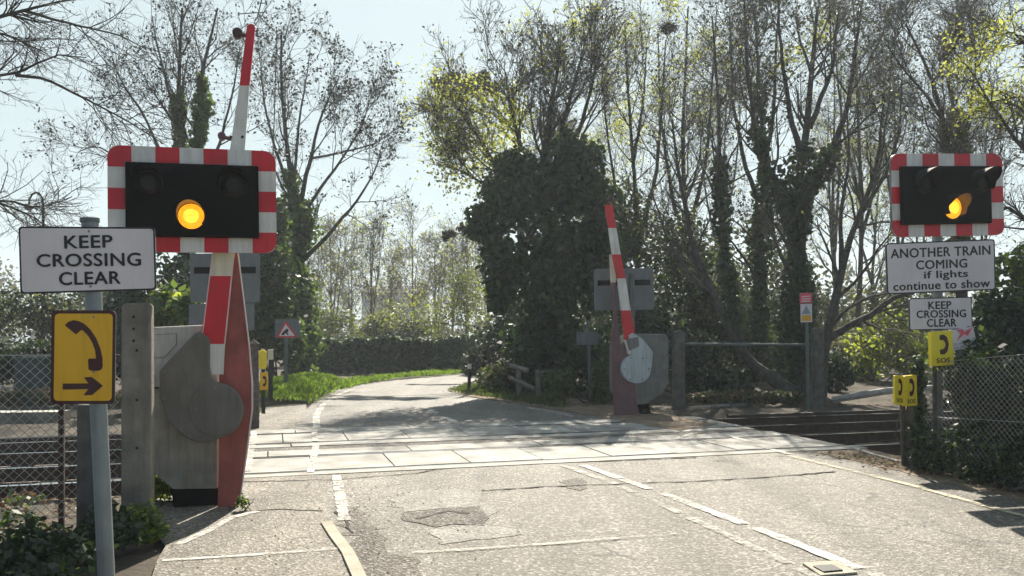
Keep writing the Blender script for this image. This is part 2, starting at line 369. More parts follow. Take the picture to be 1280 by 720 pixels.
def lettering(lines, v, m, parent, name='lettering', weight=0.014):
    """lines = [(text, TL, TR, BR, BL)] in pixels on the plane v; raised by 2 mm"""
    V = []; F = []
    for text, q in lines:
        cu = bpy.data.curves.new('letters', 'FONT'); cu.body = text; cu.size = 1; cu.extrude = 0.01; cu.offset = 0.0; cu.resolution_u = 4
        cu.space_character = 1.06
        o = bpy.data.objects.new('letters', cu); COL.objects.link(o)
        bpy.context.view_layer.update()
        me = bpy.data.meshes.new_from_object(o.evaluated_get(bpy.context.evaluated_depsgraph_get()))
        bpy.data.objects.remove(o); bpy.data.curves.remove(cu)
        cs = [tuple(x.co) for x in me.vertices]
        x0 = min(c[0] for c in cs); x1 = max(c[0] for c in cs); y0 = min(c[1] for c in cs); y1 = max(c[1] for c in cs)
        for kk, (sx, sy) in enumerate(((-1, 0), (1, 0), (0, .8), (0, -.8), (0, 0))):
            i = len(V)
            for c in cs:
                px, py = bil(q, (c[0]+sx*weight-x0)/(x1-x0), (y1-c[1]+sy*weight)/(y1-y0))
                V.append(off(pv(px, py, v), 0.0 if c[2] < 0 else -0.002-kk*.00015))
            F += [[i+k for k in p.vertices] for p in me.polygons]
            if not weight: break
        bpy.data.meshes.remove(me)
    b = MB(); b.v = V; b.f = F; b.m = [0]*len(F); b.mats = [m]
    return b.build(name, parent)
def lines_in(q, rows):
    """rows = [(text, s0, s1, t0, t1)]"""
    return [(tx, [bil(q, s0, t0), bil(q, s1, t0), bil(q, s1, t1), bil(q, s0, t1)]) for tx, s0, s1, t0, t1 in rows]
HANDSET = [(.05, .02), (.5, 0), (.85, .16), (1, .5), (.85, .84), (.5, 1), (.05, .98), (.02, .74), (.42, .72), (.6, .62), (.64, .5), (.6, .38), (.42, .28), (.02, .26)]

# ---------------------------------------------------------------- world, sun, camera
SUN_AZ, SUN_EL = RAD(7), RAD(45)        # azimuth to the right of straight ahead
w = bpy.data.worlds.new('World'); S.world = w; w.use_nodes = True
nt = w.node_tree; bg = nt.nodes['Background']
sky = nt.nodes.new('ShaderNodeTexSky'); sky.sky_type = 'NISHITA'; sky.sun_disc = False
sky.sun_elevation = SUN_EL; sky.sun_rotation = SUN_AZ
sky.air_density = 1.0; sky.dust_density = 1.5; sky.ozone_density = 1.0
# thin high cloud veiling the blue
wtc = nt.nodes.new('ShaderNodeTexCoord'); wn = nt.nodes.new('ShaderNodeTexNoise'); wn.inputs['Scale'].default_value = 1.6; wn.inputs['Detail'].default_value = 6
wmap = nt.nodes.new('ShaderNodeMapping'); wmap.inputs['Scale'].default_value = (1, 1, 3.5)
nt.links.new(wtc.outputs['Generated'], wmap.inputs['Vector']); nt.links.new(wmap.outputs['Vector'], wn.inputs['Vector'])
wr = nt.nodes.new('ShaderNodeMapRange'); wr.inputs['From Min'].default_value = .35; wr.inputs['From Max'].default_value = .7
wr.inputs['To Min'].default_value = .84; wr.inputs['To Max'].default_value = .93
nt.links.new(wn.outputs['Fac'], wr.inputs['Value'])
# the veil is brightest round the sun and thins out behind the camera
wd = nt.nodes.new('ShaderNodeVectorMath'); wd.operation = 'DOT_PRODUCT'; wd.inputs[1].default_value = (0.1, 0.86, 0.5)
nt.links.new(wtc.outputs['Generated'], wd.inputs[0])
wf = nt.nodes.new('ShaderNodeMapRange'); wf.interpolation_type = 'SMOOTHSTEP'; wf.inputs['From Min'].default_value = -.25; wf.inputs['From Max'].default_value = .85
wf.inputs['To Min'].default_value = .12; wf.inputs['To Max'].default_value = 1.0
nt.links.new(wd.outputs['Value'], wf.inputs['Value'])
wx = nt.nodes.new('ShaderNodeMath'); wx.operation = 'MULTIPLY'
nt.links.new(wr.outputs['Result'], wx.inputs[0]); nt.links.new(wf.outputs['Result'], wx.inputs[1])
wm = nt.nodes.new('ShaderNodeMixRGB'); wm.inputs[2].default_value = (4.95, 5.95, 6.15, 1)
nt.links.new(wx.outputs[0], wm.inputs['Fac']); nt.links.new(sky.outputs['Color'], wm.inputs[1])
nt.links.new(wm.outputs['Color'], bg.inputs['Color']); bg.inputs['Strength'].default_value = 0.058
sl = bpy.data.lights.new('sun', 'SUN'); sl.energy = 5.0; sl.angle = RAD(0.5); sl.color = (1.0, 0.92, 0.79)
so = bpy.data.objects.new('sun', sl); COL.objects.link(so)
sd = Vector((math.sin(SUN_AZ)*math.cos(SUN_EL), math.cos(SUN_AZ)*math.cos(SUN_EL), math.sin(SUN_EL)))
so.rotation_euler = sd.to_track_quat('Z', 'Y').to_euler(); so.location = (5, 20, 30)
cd = bpy.data.cameras.new('camera'); cam = bpy.data.objects.new('camera', cd); COL.objects.link(cam); S.camera = cam
cam.location = (0, 0, EYE); cam.rotation_euler = (RAD(90), 0, 0)
cd.sensor_width = 36; cd.lens = 28.125; cd.shift_y = 60/1280; cd.clip_start = 0.05; cd.clip_end = 3000
S.view_settings.view_transform = 'Standard'; S.view_settings.look = 'None'; S.view_settings.exposure = 1.2; S.view_settings.gamma = 1
S.render.resolution_x = 1024; S.render.resolution_y = 576
#SETTING
def ground_z(u, v):
    z = -0.035
    tr = min(max((v-8.45)/0.35, 0), max((13.75-v)/0.35, 0), 1)
    side = max(min((-1.25-u)/0.3, 1), min((u-7.5)/0.3, 1), 0)
    z -= 0.24*max(tr, 0)*max(side, 0)
    far = min(max((v-14.2)/5, 0), 1)*min(max((u-8.0)/3, 0), 1)
    z += 0.25*far
    wob = 0.05*math.sin(u*1.7+math.sin(v*1.3))+0.04*math.sin(v*2.3+u*0.6)+0.03*math.sin(u*4.1+v*3.3)
    clear = 1 if (u > 7.3 or u < -1.0) and not (8.3 < v < 14) else 0
    if v > 34: clear = 1
    return z + clear*(wob-0.01)*0.7
def axis(a, b, step, reach):
    x = list(np.arange(a, b+1e-6, step)); g = step; p = []
    t = x[-1]
    while t < reach: g *= 1.35; t += g; x.append(t)
    t = x[0]; g = step
    while t > -reach: g *= 1.35; t -= g; p.append(t)
    return p[::-1]+x
ua = axis(-14, 22, 0.35, 200); va = axis(-3, 40, 0.35, 200)
V = [uv(u, v, ground_z(u, v)) for v in va for u in ua]; nu = len(ua)
F = [[j*nu+i, j*nu+i+1, (j+1)*nu+i+1, (j+1)*nu+i] for j in range(len(va)-1) for i in range(nu-1)]
struct(np_obj('ground', V, F, ['soil'], smooth=True), 'dark soil and leaf litter ground')

def ragged(pts, amp, step=0.25, seed=1):
    r = random.Random(seed); out = []
    for i, p in enumerate(pts):
        q = pts[(i+1) % len(pts)]; d = math.hypot(q[0]-p[0], q[1]-p[1]); n = max(1, int(d/step))
        for k in range(n):
            t = k/n; out.append((p[0]+(q[0]-p[0])*t+r.uniform(-amp, amp), p[1]+(q[1]-p[1])*t+r.uniform(-amp, amp), 0))
    return out
def sheet(name, pts, z, m, label=None, amp=0.0, step=0.25, seed=1, thick=0.02):
    if amp: pts = ragged(pts, amp, step, seed)
    b = MB(); b.slab(pts, z-thick, z, m)
    return struct(b.build(name), label)
def strip(b, pts, wdt, z, m, thick=0.003):
    """a band of width wdt along ground points"""
    if not hasattr(wdt, '__len__') and wdt < .2 and thick == 0.003:
        rr = random.Random(int(abs(pts[0][0])*1000)); q = []; w2 = []
        for i in range(len(pts)-1):
            n = max(1, int(math.dist(pts[i][:2], pts[i+1][:2])/.07))
            for k in range(n):
                t = k/n; q.append(tuple(pts[i][j]+(pts[i+1][j]-pts[i][j])*t for j in range(3)))
        q.append(pts[-1]); pts = q; w2 = [wdt*rr.uniform(.78, 1.12) for _ in q]; wdt = w2
    L = []; R = []
    for i, p in enumerate(pts):
        a = Vector(pts[max(i-1, 0)]); c = Vector(pts[min(i+1, len(pts)-1)]); d = (c-a); d.z = 0; d.normalize()
        wi = wdt[i] if hasattr(wdt, '__len__') else wdt
        L.append((p[0]-d.y*wi/2, p[1]+d.x*wi/2)); R.append((p[0]+d.y*wi/2, p[1]-d.x*wi/2))
    for i in range(len(pts)-1):
        if thick == 0.003: b.poly([(*R[i], z), (*R[i+1], z), (*L[i+1], z), (*L[i], z)], m)
        else: b.slab([R[i], R[i+1], L[i+1], L[i]], z-thick, z, m)
    return b

# near road, footways, verge
sheet('road', [uv(0.45, -8), uv(6.55, -8), uv(6.55, 5), uv(6.75, 8.86), uv(0.45, 8.86)], 0.0, 'asphalt', 'worn pale asphalt road running up to the crossing')
sheet('footway', [uv(-0.85, -8), uv(0.452, -8), uv(0.452, 8.86), uv(-1.05, 8.86), uv(-1.05, 7.3), gp(188, 655), gp(207, 683), gp(196, 702), gp(178, 760)], 0.004, 'footway', 'cracked footway beside the near road')
sheet('verge', [uv(6.5, -8), uv(7.6, -8), uv(7.5, 8.8), uv(6.7, 8.8), uv(6.62, 7), uv(6.5, 5)], 0.006, 'verge', 'bare brown verge between road and right fence', amp=0.05, seed=3)
lft = [(372, 539), (376, 525), (383, 512), (396, 499), (418, 488), (450, 480.5), (490, 474.5), (550, 468.5), (616, 463)]
rgt = [(640, 466.5), (606, 472), (584, 478.5), (566, 485), (560, 489), (582, 496), (640, 504), (700, 513.5), (760, 524), (848, 541)]
sheet('road', [gp(*p) for p in lft+rgt], 0.0, 'asphalt_far', 'asphalt road bending right beyond the crossing')
sheet('footway', [gp(*p) for p in [(262, 541), (285, 512), (345, 506), (383, 504.5), (383, 512), (376, 525), (372, 539)]], 0.005, 'footway', 'pale footway beyond the crossing on the left')
sheet('verge', [gp(*p) for p in [(850, 540), (760, 523.5), (700, 513), (640, 503.5), (582, 495.5), (562, 489), (575, 482), (600, 478), (690, 494), (760, 506), (900, 530)]], 0.012, 'verge', 'dark earth verge along the right of the far road', amp=0.05, seed=5)

# crossing deck
b = MB()
U0, U1 = -1.15, 7.5
b.boxuv(U0, 7.62, 8.87, 9.05, -0.2, 0.008, 'deck2')
def row(v0, v1, w_, shift):
    u = U0-shift
    while u < U1:
        a = max(u+0.008, U0); c = min(u+w_-0.008, U1+rnd.uniform(-.06, .06))
        if c > a+0.1:
            dz = rnd.uniform(-0.003, 0.004)
            b.boxuv(a, c, v0, v1, -0.2, 0.006+dz, 'deck')
        u += w_
row(9.19, 10.22, 0.9, 0.2); row(10.38, 10.86, 1.8, 0.7); row(11.66, 12.66, 0.9, 0.5); row(12.82, 13.3, 1.8, 0.3); row(11.2, 11.5, 2.7, 1.3)
struct(b.build('crossing_deck'), 'pale concrete panel deck of the level crossing', cat='crossing deck')
sheet('road_patch', [uv(U0, 8.9), uv(U1, 8.9), uv(U1, 13.6), uv(U0, 13.6)], -0.035, 'crack', 'dark filler between the deck panels')
sheet('road_patch', [uv(U0, 10.87), uv(U1, 10.87), uv(U1-.1, 11.19), uv(U0, 11.19)], 0.001, 'rough', 'broken dark asphalt strip between the two tracks', amp=0.02, thick=0.03)
sheet('road_patch', [uv(U0, 13.31), uv(7.2, 13.31), uv(6.4, 14.1), uv(U0, 13.9)], 0.003, 'asphalt_far', 'asphalt lip behind the deck', amp=0.02)

# ballast + tracks
for nm, ua0, ua1 in (('left', -70, U0-0.02), ('right', U1+0.06, 70)):
    b = MB(); b.boxuv(ua0, ua1, 8.55, 13.7, -0.4, -0.17, 'ballast')
    o = struct(b.build('ballast'), 'stone ballast of the railway to the %s of the crossing' % nm, 'stuff')
def rail(b, v, u0, u1, zt=0.0):
    b.boxuv(u0, u1, v-.035, v+.035, zt-.012, zt, 'rail_top', 'rail_side')
    b.boxuv(u0, u1, v-.012, v+.012, zt-.13, zt-.012, 'rail_side')
    b.boxuv(u0, u1, v-.06, v+.06, zt-.15, zt-.13, 'rail_side')
for (va_, vb_, lab) in ((9.11, 10.30, 'near railway track of two bright rails nearest the camera'), (11.58, 12.74, 'far railway track of two rails beyond the near track')):
    t = thing('railway_track', lab, 'railway track', uv(3, (va_+vb_)/2, -0.15), 'railway tracks through the crossing')
    for vr in (va_, vb_):
        b = MB(); rail(b, vr, -70, 70, 0.004); b.build('rail', t)
    for k in range(-18, 40):
        u = k*0.65+0.2
        if U0-0.1 < u < U1+0.1: continue
        b = MB(); b.boxuv(u-.12, u+.12, va_-.4, vb_+.4, -.24, -.147+rnd.uniform(-.004, .003), 'sleeper'); b.build('sleeper', t)
for nm, ua0, ua1 in (('left', -60, -1.6), ('right', 8.2, 60)):
    b = MB(); b.boxuv(ua0, ua1, 13.15, 13.25, -.12, .02, 'rail_top', 'rail_side')
    tag(b.build('conductor_rail', loc=uv(-1.6 if nm == 'left' else 8.2, 13.2, -.1)), 'electric conductor rail beyond the far track, %s of the crossing' % nm, 'rail')

# kerb, lines, patches
b = MB(); strip(b, [uv(0.50, -8), uv(0.52, 4.9), uv(0.50, 5.6), uv(0.45, 6.1), uv(0.415, 6.55)], 0.085, 0.02, 'kerb', 0.05)
struct(b.build('kerb'), 'low pale concrete kerb between footway and road')
b = MB(); strip(b, [uv(6.98, 7.1), uv(7.08, 7.7), uv(7.2, 8.3), uv(7.35, 8.8)], 0.07, 0.03, 'deck2', 0.08)
struct(b.build('kerb'), 'pale edging by the right end of the deck')
b = MB()
Z = 0.0095
strip(b, [uv(0.56, 6.6), uv(0.6, 7.4), uv(0.66, 8.75)], 0.1, Z, 'white_paint')
strip(b, [gp(203, 702), gp(300, 696), gp(425, 687)], 0.055, Z, 'white_paint')
strip(b, [gp(222, 682), gp(262, 664), gp(290, 648), gp(322, 640)], 0.07, Z, 'white_paint')
strip(b, [gp(985, 570), gp(1060, 588), gp(1130, 605), gp(1280, 646), gp(1420, 690)], 0.09, Z, 'cream_paint')
for p, q in (((728, 582), (812, 612)), ((830, 618), (930, 656)), ((945, 661), (1075, 712)), ((1090, 718), (1290, 800))):
    strip(b, [gp(*p), gp(*q)], 0.11, Z, 'white_paint')
for p, q in (((702, 582), (770, 606)), ((775, 609), (850, 642)), ((862, 648), (985, 705)), ((1000, 712), (1150, 790))):
    strip(b, [gp(*p), gp(*q)], 0.09, Z, 'faint_paint')
strip(b, [gp(515, 692), gp(600, 687), gp(700, 680), gp(845, 668)], 0.06, Z, 'faint_paint')
# over the deck
ZD = 0.0155
for p, q in (((318, 539), (309, 588)), ((395, 556), (388, 590)), ((393, 540), (394, 551)), ((905, 542), (935, 552)), ((946, 556), (985, 567)), ((845, 548), (868, 541))):
    strip(b, [gp(*p, z=ZD), gp(*q, z=ZD)], 0.09, ZD, 'white_paint')
# beyond the deck
strip(b, [gp(*p) for p in [(396, 536), (395, 520), (403, 507), (420, 495), (440, 487)]], 0.13, Z, 'white_paint')
strip(b, [gp(*p) for p in [(716, 521), (690, 515), (660, 510)]], 0.12, Z, 'white_paint')
strip(b, [gp(*p) for p in [(640, 506), (600, 500), (570, 493), (567, 488), (580, 481)]], 0.13, Z, 'faint_paint')
for p, q in (((573, 530), (556, 522)), ((546, 517), (536, 511)), ((640, 533), (600, 528))):
    strip(b, [gp(*p), gp(*q)], 0.12, Z, 'white_paint')
struct(b.build('road_marking'), 'worn white road markings')
def blob(name, px, z, m, label, amp=0.05, seed=1):
    return sheet(name, [gp(*p) for p in px], z, m, label, amp, 0.12, seed, 0.003)
blob('road_patch', [(485, 625), (520, 614), (580, 612), (600, 622), (625, 640), (600, 650), (560, 634), (500, 640)], 0.0035, 'patch', 'pale repaired patch in the road', seed=11)
blob('road_patch', [(503, 642), (540, 638), (600, 633), (618, 648), (600, 656), (545, 658), (515, 656)], 0.0055, 'rough', 'dark broken pothole in the road', seed=12)
blob('road_patch', [(540, 664), (600, 655), (640, 660), (655, 668), (600, 676), (545, 682)], 0.004, 'patch', 'pale worn patch below the pothole', seed=13)
blob('road_patch', [(428, 640), (446, 634), (470, 660), (500, 690), (540, 740), (452, 740), (440, 690)], 0.003, 'rough', 'brown crumbling edge of the road by the kerb', 0.09, 14)
blob('road_patch', [(700, 600), (722, 597), (735, 607), (728, 613), (705, 611)], 0.0045, 'rough', 'dark broken spot by the centre line', 0.04, 15)
def crack(px, w_, label, seed):
    r = random.Random(seed); pts = []
    g = [gp(*p) for p in px]
    for i in range(len(g)-1):
        d = math.dist(g[i], g[i+1]); n = max(2, int(d/0.09))
        for k in range(n):
            t = k/n; pts.append(tuple(g[i][j]+(g[i+1][j]-g[i][j])*t+(r.uniform(-.018, .018) if j < 2 else 0) for j in range(3)))
    b = MB(); strip(b, pts, [w_*r.uniform(0.2, 1.4) for _ in pts], 0.0078, 'crack', 0.002)
    struct(b.build('road_crack'), label)
crack([(306, 603), (420, 600), (520, 592), (560, 585), (640, 580), (760, 577), (880, 572)], 0.028, 'crack in the asphalt along the deck edge', 1)
crack([(600, 614), (680, 609), (760, 606), (880, 602), (1000, 594), (1050, 589)], 0.03, 'crack across both lanes', 2)
crack([(316, 640), (345, 637), (415, 640)], 0.025, 'crack across the footway', 3)
crack([(420, 640), (435, 655), (440, 672)], 0.02, 'crack by the kerb', 4)
crack([(520, 650), (560, 640), (600, 644)], 0.05, 'crack through the pothole', 5)
# stones and debris on road edges: nobody could count it
r = random.Random(4); b = MB()
def pebble(b, x, y, z, s, m):
    k = [(-s, -s*.7), (s*.8, -s), (s, s*.6), (-s*.6, s)]; t = r.uniform(0, 6.28)
    k = [(x+a*math.cos(t)-c*math.sin(t), y+a*math.sin(t)+c*math.cos(t)) for a, c in k]
    ap = (x+r.uniform(-s, s)*.3, y+r.uniform(-s, s)*.3, z+s*r.uniform(.5, 1.1))
    for i in range(4): b.poly([(*k[i], z-.002), (*k[(i+1) % 4], z-.002), ap], m)
for _ in range(480):
    c = r.random()
    if c < .45: u, v = r.uniform(0.6, 1.5)**1.0, r.uniform(3.6, 8.2); u = 0.6+abs(r.gauss(0, .4))
    elif c < .75: u, v = 6.6+abs(r.gauss(0, .25)), r.uniform(4, 8.6)
    else: u, v = r.uniform(-.8, .4), r.uniform(4, 8)
    p = uv(u, v); pebble(b, p[0], p[1], 0.008, r.choice((.003, .004, .004, .006, .008)), r.choice(('kerb', 'verge', 'litter', 'patch')))
struct(b.build('gravel'), 'loose grit and stones along the road edges', 'stuff')
#OBJECTS
def line_tube(b, pix, v, r, m, n=8, dv=0.0):
    b.tube([off(pv(x, y, v), dv) for x, y in pix], r, m, n); return b

def wig_wag(parent, q, v):
    """striped backing board with three hooded lamps, q = TL,TR,BR,BL pixels on the plane v"""
    wpx = q[1][0]-q[0][0]
    b = MB(); b.prism(rquad(q, wpx*0.075), v, 0.03, 'band_white', 'sign_grey'); board = b.build('backing_board', parent)
    X0, Y0 = 0.104, 0.150
    def cell(s0, s1, t0, t1, corner=None):
        p = [bil(q, s0, t0), bil(q, s1, t0), bil(q, s1, t1), bil(q, s0, t1)]
        if corner is not None:
            o_ = []
            for i in range(4):
                if i == corner:
                    P = Vector(p[i]); A = Vector(p[i-1]); Bq = Vector(p[(i+1) % 4]); r = wpx*0.075
                    pa = P+(A-P).normalized()*r; pb = P+(Bq-P).normalized()*r
                    for k in range(7):
                        t = k/6; w_ = (1-t)**2*pa+2*t*(1-t)*P+t*t*pb; o_.append((w_.x, w_.y))
                else: o_.append(p[i])
            p = o_
        b = MB(); b.prism(p, v-0.003, 0.0025, 'band_red'); b.build('red_stripe', board)
    k = 1/7
    for i in (2, 4):
        cell(i*k, (i+1)*k, 0, Y0); cell(i*k, (i+1)*k, 1-Y0, 1)
    cell(0, X0, .4, .6); cell(1-X0, 1, .4, .6)
    def ell_corner(fs, ft):
        # L-shaped corner stripe with its outer corner rounded
        P = lambda x, y: bil(q, 1-x if fs else x, 1-y if ft else y)
        rx = 0.075; ry = 0.075*1.55; arc = [P(rx-rx*math.sin(RAD(15*i)), ry-ry*math.cos(RAD(15*i))) for i in range(7)]
        p = arc + [P(0, .2), P(X0, .2), P(X0, Y0), P(k, Y0), P(k, 0)]
        b = MB(); b.prism(p, v-0.003, 0.0025, 'band_red'); b.build('red_stripe', board)
    for fs in (0, 1):
        for ft in (0, 1): ell_corner(fs, ft)
    b = MB(); b.prism([bil(q, X0, Y0), bil(q, 1-X0, Y0), bil(q, 1-X0, 1-Y0), bil(q, X0, 1-Y0)], v-0.06, 0.057, 'lamp_black')
    b.build('lamp_panel', board, bevel=0.006)
    A = Vector(pv(*bil(q, 0, .5), v)); B = Vector(pv(*bil(q, 1, .5), v)); wid = (B-A).length
    rad = wid*0.083
    for (s, t, lit) in ((.25, .36, 0), (.75, .36, 0), (.5, .665, 1)):
        c = Vector(pv(*bil(q, s, t), v)); c = Vector(off(c, -0.065))
        def ring(dv, r_, a0, a1, n=22):
            return [off(c, dv, r_*math.cos(RAD(a0+(a1-a0)*i/n)), r_*math.sin(RAD(a0+(a1-a0)*i/n))) for i in range(n+1)]
        lm = MB()
        rr = ring(-0.022, rad*0.55, 0, 360, 24)[:-1]; r1 = ring(-0.012, rad*.85, 0, 360, 24)[:-1]; r2 = ring(0.0, rad*.96, 0, 360, 24)[:-1]
        mm = 'amber' if lit else 'lens_dark'
        lm.poly(rr, 'amber_core' if lit else mm)
        for i in range(24):
            j = (i+1) % 24
            lm.poly([rr[i], rr[j], r1[j], r1[i]], mm); lm.poly([r1[i], r1[j], r2[j], r2[i]], mm)
        lo = lm.build('amber_lamp' if lit else 'red_lamp', parent)
        if lit: lo['label'] = 'lit amber lamp'
        else: lo['label'] = 'unlit red lamp'
        # hood: open below, longer on top
        h = MB(); n = 26; a0, a1 = -38, 218
        def rim(r_, L):
            out = []
            for i in range(n+1):
                a = a0+(a1-a0)*i/n; up = max(0.0, math.sin(RAD(a)))
                out.append(off(c, -L*(0.38+0.62*up**0.8), r_*math.cos(RAD(a)), r_*math.sin(RAD(a))))
            return out
        i0 = ring(0.0, rad, a0, a1, n); o0 = ring(0.0, rad*1.06, a0, a1, n); i1 = rim(rad*0.98, 0.24 if not lit else .2); o1 = rim(rad*1.04, 0.24 if not lit else .2)
        for i in range(n):
            h.poly([i0[i], i0[i+1], i1[i+1], i1[i]], 'hood_glow' if lit else 'lamp_black'); h.poly([o0[i+1], o0[i], o1[i], o1[i+1]], 'hood_black')
            h.poly([i1[i], i1[i+1], o1[i+1], o1[i]], 'lamp_black')
        h.build('hood', lo)
    return board

def handset(b, q, v, m):
    b.prism([bil(q, s, t) for s, t in HANDSET], v-0.0025, 0.002, m)

# ---- near left: telephone / keep clear sign post
v = 4.98
t = thing('sign_post', 'leaning grey pole with white KEEP CROSSING CLEAR plate above a yellow telephone plate', 'road sign', (pv(131.5, 752, v+.06)[0], pv(131.5, 752, v+.06)[1], -0.03))
b = MB(); line_tube(b, [(132, 765), (131, 740), (109.5, 274)], v, 0.0455, 'galv', 20, 0.06); b.build('pole', t, smooth=False)
b = MB(); line_tube(b, [(109.5, 276), (109.2, 271)], v, 0.052, 'galv_green', 20, 0.06); b.build('cap', t)
q = [(23, 283), (193.5, 284), (195.5, 362.5), (25.5, 367.5)]
b = MB(); b.prism(rquad(q, 5), v, 0.012, 'sign_black', 'sign_grey'); pl = b.build('keep_clear_plate', t)
b = MB(); b.prism(rquad(inset(q, 2.2), 4), v-0.002, 0.0015, 'sign_white'); b.build('white_face', pl)
lettering([('KEEP', [(80.5, 295), (140, 294), (140.5, 309), (81, 310.5)]), ('CROSSING', [(46, 318), (175.5, 316), (176, 332), (46.5, 333.5)]), ('CLEAR', [(74, 340.5), (150, 339), (150.5, 354.5), (74.5, 356.5)])], v-0.003, 'sign_black', pl, weight=0.022)
b = MB()
for y in (289, 358): b.prism(circ(111+(y > 300)*2, y, 1.6, 8), v-.006, .004, 'galv')
b.build('fixing', pl)
q = [(64.5, 388), (145, 388), (143.5, 505), (63, 505)]
b = MB(); b.prism(rquad(q, 7), v, 0.012, 'maroon', 'sign_grey'); pl = b.build('telephone_plate', t)
b = MB(); b.prism(rquad(inset(q, 4), 6), v-0.002, 0.0015, 'sign_yellow'); b.build('yellow_face', pl)
z = lambda pts: [(x/4.237, 390+y/4.237) for x, y in pts]
b = MB(); b.prism(z([(343, 70), (362, 52), (388, 43), (415, 48), (445, 62), (478, 92), (510, 140), (532, 195), (543, 245), (544, 290), (536, 306), (518, 312), (482, 311), (469, 304), (466, 252), (472, 247), (508, 246), (504, 205), (490, 165), (468, 128), (440, 98), (428, 96), (402, 119)]), v-.004, .0018, 'maroon'); b.build('handset_symbol', pl)
b = MB(); b.prism(z([(332, 379), (468, 378), (444, 346), (486, 344), (545, 391), (488, 440), (442, 441), (468, 408), (332, 411)]), v-.004, .0018, 'maroon'); b.build('arrow_symbol', pl)
b = MB()
for y in (396, 465): b.prism(circ(117, y, 1.5, 8), v-.006, .004, 'galv')
b.build('fixing', pl)

# ---- concrete posts on the left
v = 6.69
b = MB(); b.prism([(151.5, 383), (156, 379), (184, 378), (188, 382), (189, 665), (151, 672)], v, 0.20, 'concrete')
t = thing('concrete_post', 'tall weathered concrete fence post with a row of bolt holes beside the yellow telephone plate', 'post', pv(170, 668, v+.1))
b.build('post', t, bevel=0.012)
b = MB()
for y in (396, 411, 426, 438, 500, 560):
    b.prism(circ(167+(y > 430)*4, y, 1.9, 10), v-.003, .004, 'sign_black')
b.build('bolt_hole', t)
b = MB(); b.prism([(96, 506), (120, 506), (121, 668), (95, 668)], 6.95, 0.16, 'concrete_dark')
tag(b.build('concrete_post', loc=pv(108, 668, 7.03), bevel=0.01), 'short dark concrete stub behind the leaning grey sign pole', 'post')

def link_fence(name, label, A, B, zb, ztA, ztB, posts, cell=0.06, wr=0.0022):
    """chain link between ground points A and B; posts = [(t, radius, top)]"""
    t = thing(name, label, 'fence', (*A, zb))
    L = math.dist(A, B); dx, dy = (B[0]-A[0])/L, (B[1]-A[1])/L
    P = lambda s, z: (A[0]+dx*s, A[1]+dy*s, z)
    b = MB(); H = max(ztA, ztB)-zb
    top = lambda s: ztA+(ztB-ztA)*s/L
    n = int((L+H)/cell)
    def cut(s0, slope):
        pts = []
        N = 40
        for i in range(N+1):
            z = zb+H*i/N; s = s0+slope*(z-zb)
            if 0 <= s <= L and z <= top(s): pts.append(P(s, z))
        if len(pts) > 1: b.tube([pts[0], pts[-1]], wr, 'wire', 3, False)
    for i in range(n):
        cut(i*cell, -1.0) ; cut(-H+i*cell, 1.0)
    for f in (0.01, .5, .99):
        b.tube([P(0, zb+(ztA-zb)*f), P(L, zb+(ztB-zb)*f)], wr*1.3, 'wire', 4)
    b.build('wire_mesh', t)
    for (s, r, tz, m) in posts:
        b = MB(); x = P(s, 0); b.boxuv(*[k for k in (to_uv(x)[0]-r, to_uv(x)[0]+r, to_uv(x)[1]-r+.03+r, to_uv(x)[1]+r+.03+r)], zb-.1, tz, m); b.build('fence_post', t)
    return t
a_, b_ = pv(-190, 640, 7.2), pv(150, 640, 7.2)
La = math.dist(a_[:2], b_[:2])
link_fence('chain_link_fence', 'low rusty chain link fence along the track on the left', a_[:2], b_[:2], 0.03, 1.36, 1.36, [(math.dist(a_[:2], pv(75, 640, 7.2)[:2]), .02, 1.0, 'rail_side'), (0.2, .03, 1.3, 'concrete_dark')], 0.075, 0.0028)

# ---- near left barrier
v = 7.42
t = thing('crossing_barrier', 'near raised red and white barrier with tapered red board and round cover plate at left', 'barrier', (pv(262, 630, v+.2)[0], pv(262, 630, v+.2)[1], 0.0), 'raised level crossing barriers')
b = MB(); b.prism([(189, 409), (258, 406), (272, 430), (272, 484), (189, 484)], v+.06, 0.55, 'cabinet'); cb = b.build('cabinet', t, bevel=0.012)
b = MB(); b.prism([(189, 485), (272, 485), (272, 611), (216, 612), (189, 588)], v+.062, 0.54, 'cabinet_low'); b.build('lower_cabinet', t, bevel=0.01)
b = MB(); b.prism([(190, 418), (221, 416.5), (221, 431), (206, 447), (190, 448)], v+.055, 0.006, 'cabinet_low')
b.prism([(190, 419), (220, 417.5), (220, 430.5), (205.5, 446), (190, 447)], v+.052, 0.006, 'cabinet'); b.build('hatch', cb)
b = MB(); b.prism([(214, 612), (272, 612), (276, 640), (218, 640)], v+.12, .4, 'lamp_black'); b.build('base_plinth', t)
b = MB(); b.prism([(243, 417), (250, 414), (262, 424), (262, 470), (272, 478.5)]+circ(270, 513, 34.5, 14, -70, 62)+[(262, 553), (246, 553), (232, 547), (210, 527), (199, 497), (199, 463)], v-.11, 0.10, 'cover'); cv = b.build('cover_plate', t, bevel=0.012)
b = MB(); b.prism(circ(269, 512, 33.5, 36), v-.119, .02, 'cover'); b.build('round_cover', cv, bevel=0.008)
b = MB()
for x, y in ((206, 470), (207, 500), (244, 428), (256, 470), (236, 540), (290, 490), (290, 535)): b.prism(circ(x, y, 1.5, 8), v-.124, .03, 'cover')
b.build('bolt', cv)
b = MB(); b.prism([(292, 316), (297.5, 316), (305, 380), (311, 430), (315, 480), (315, 512), (308, 570), (299, 628), (297, 633), (272, 634), (274, 560), (274, 470), (283, 420)], v+.01, 0.035, 'rust_red')
fb = b.build('red_board', t)
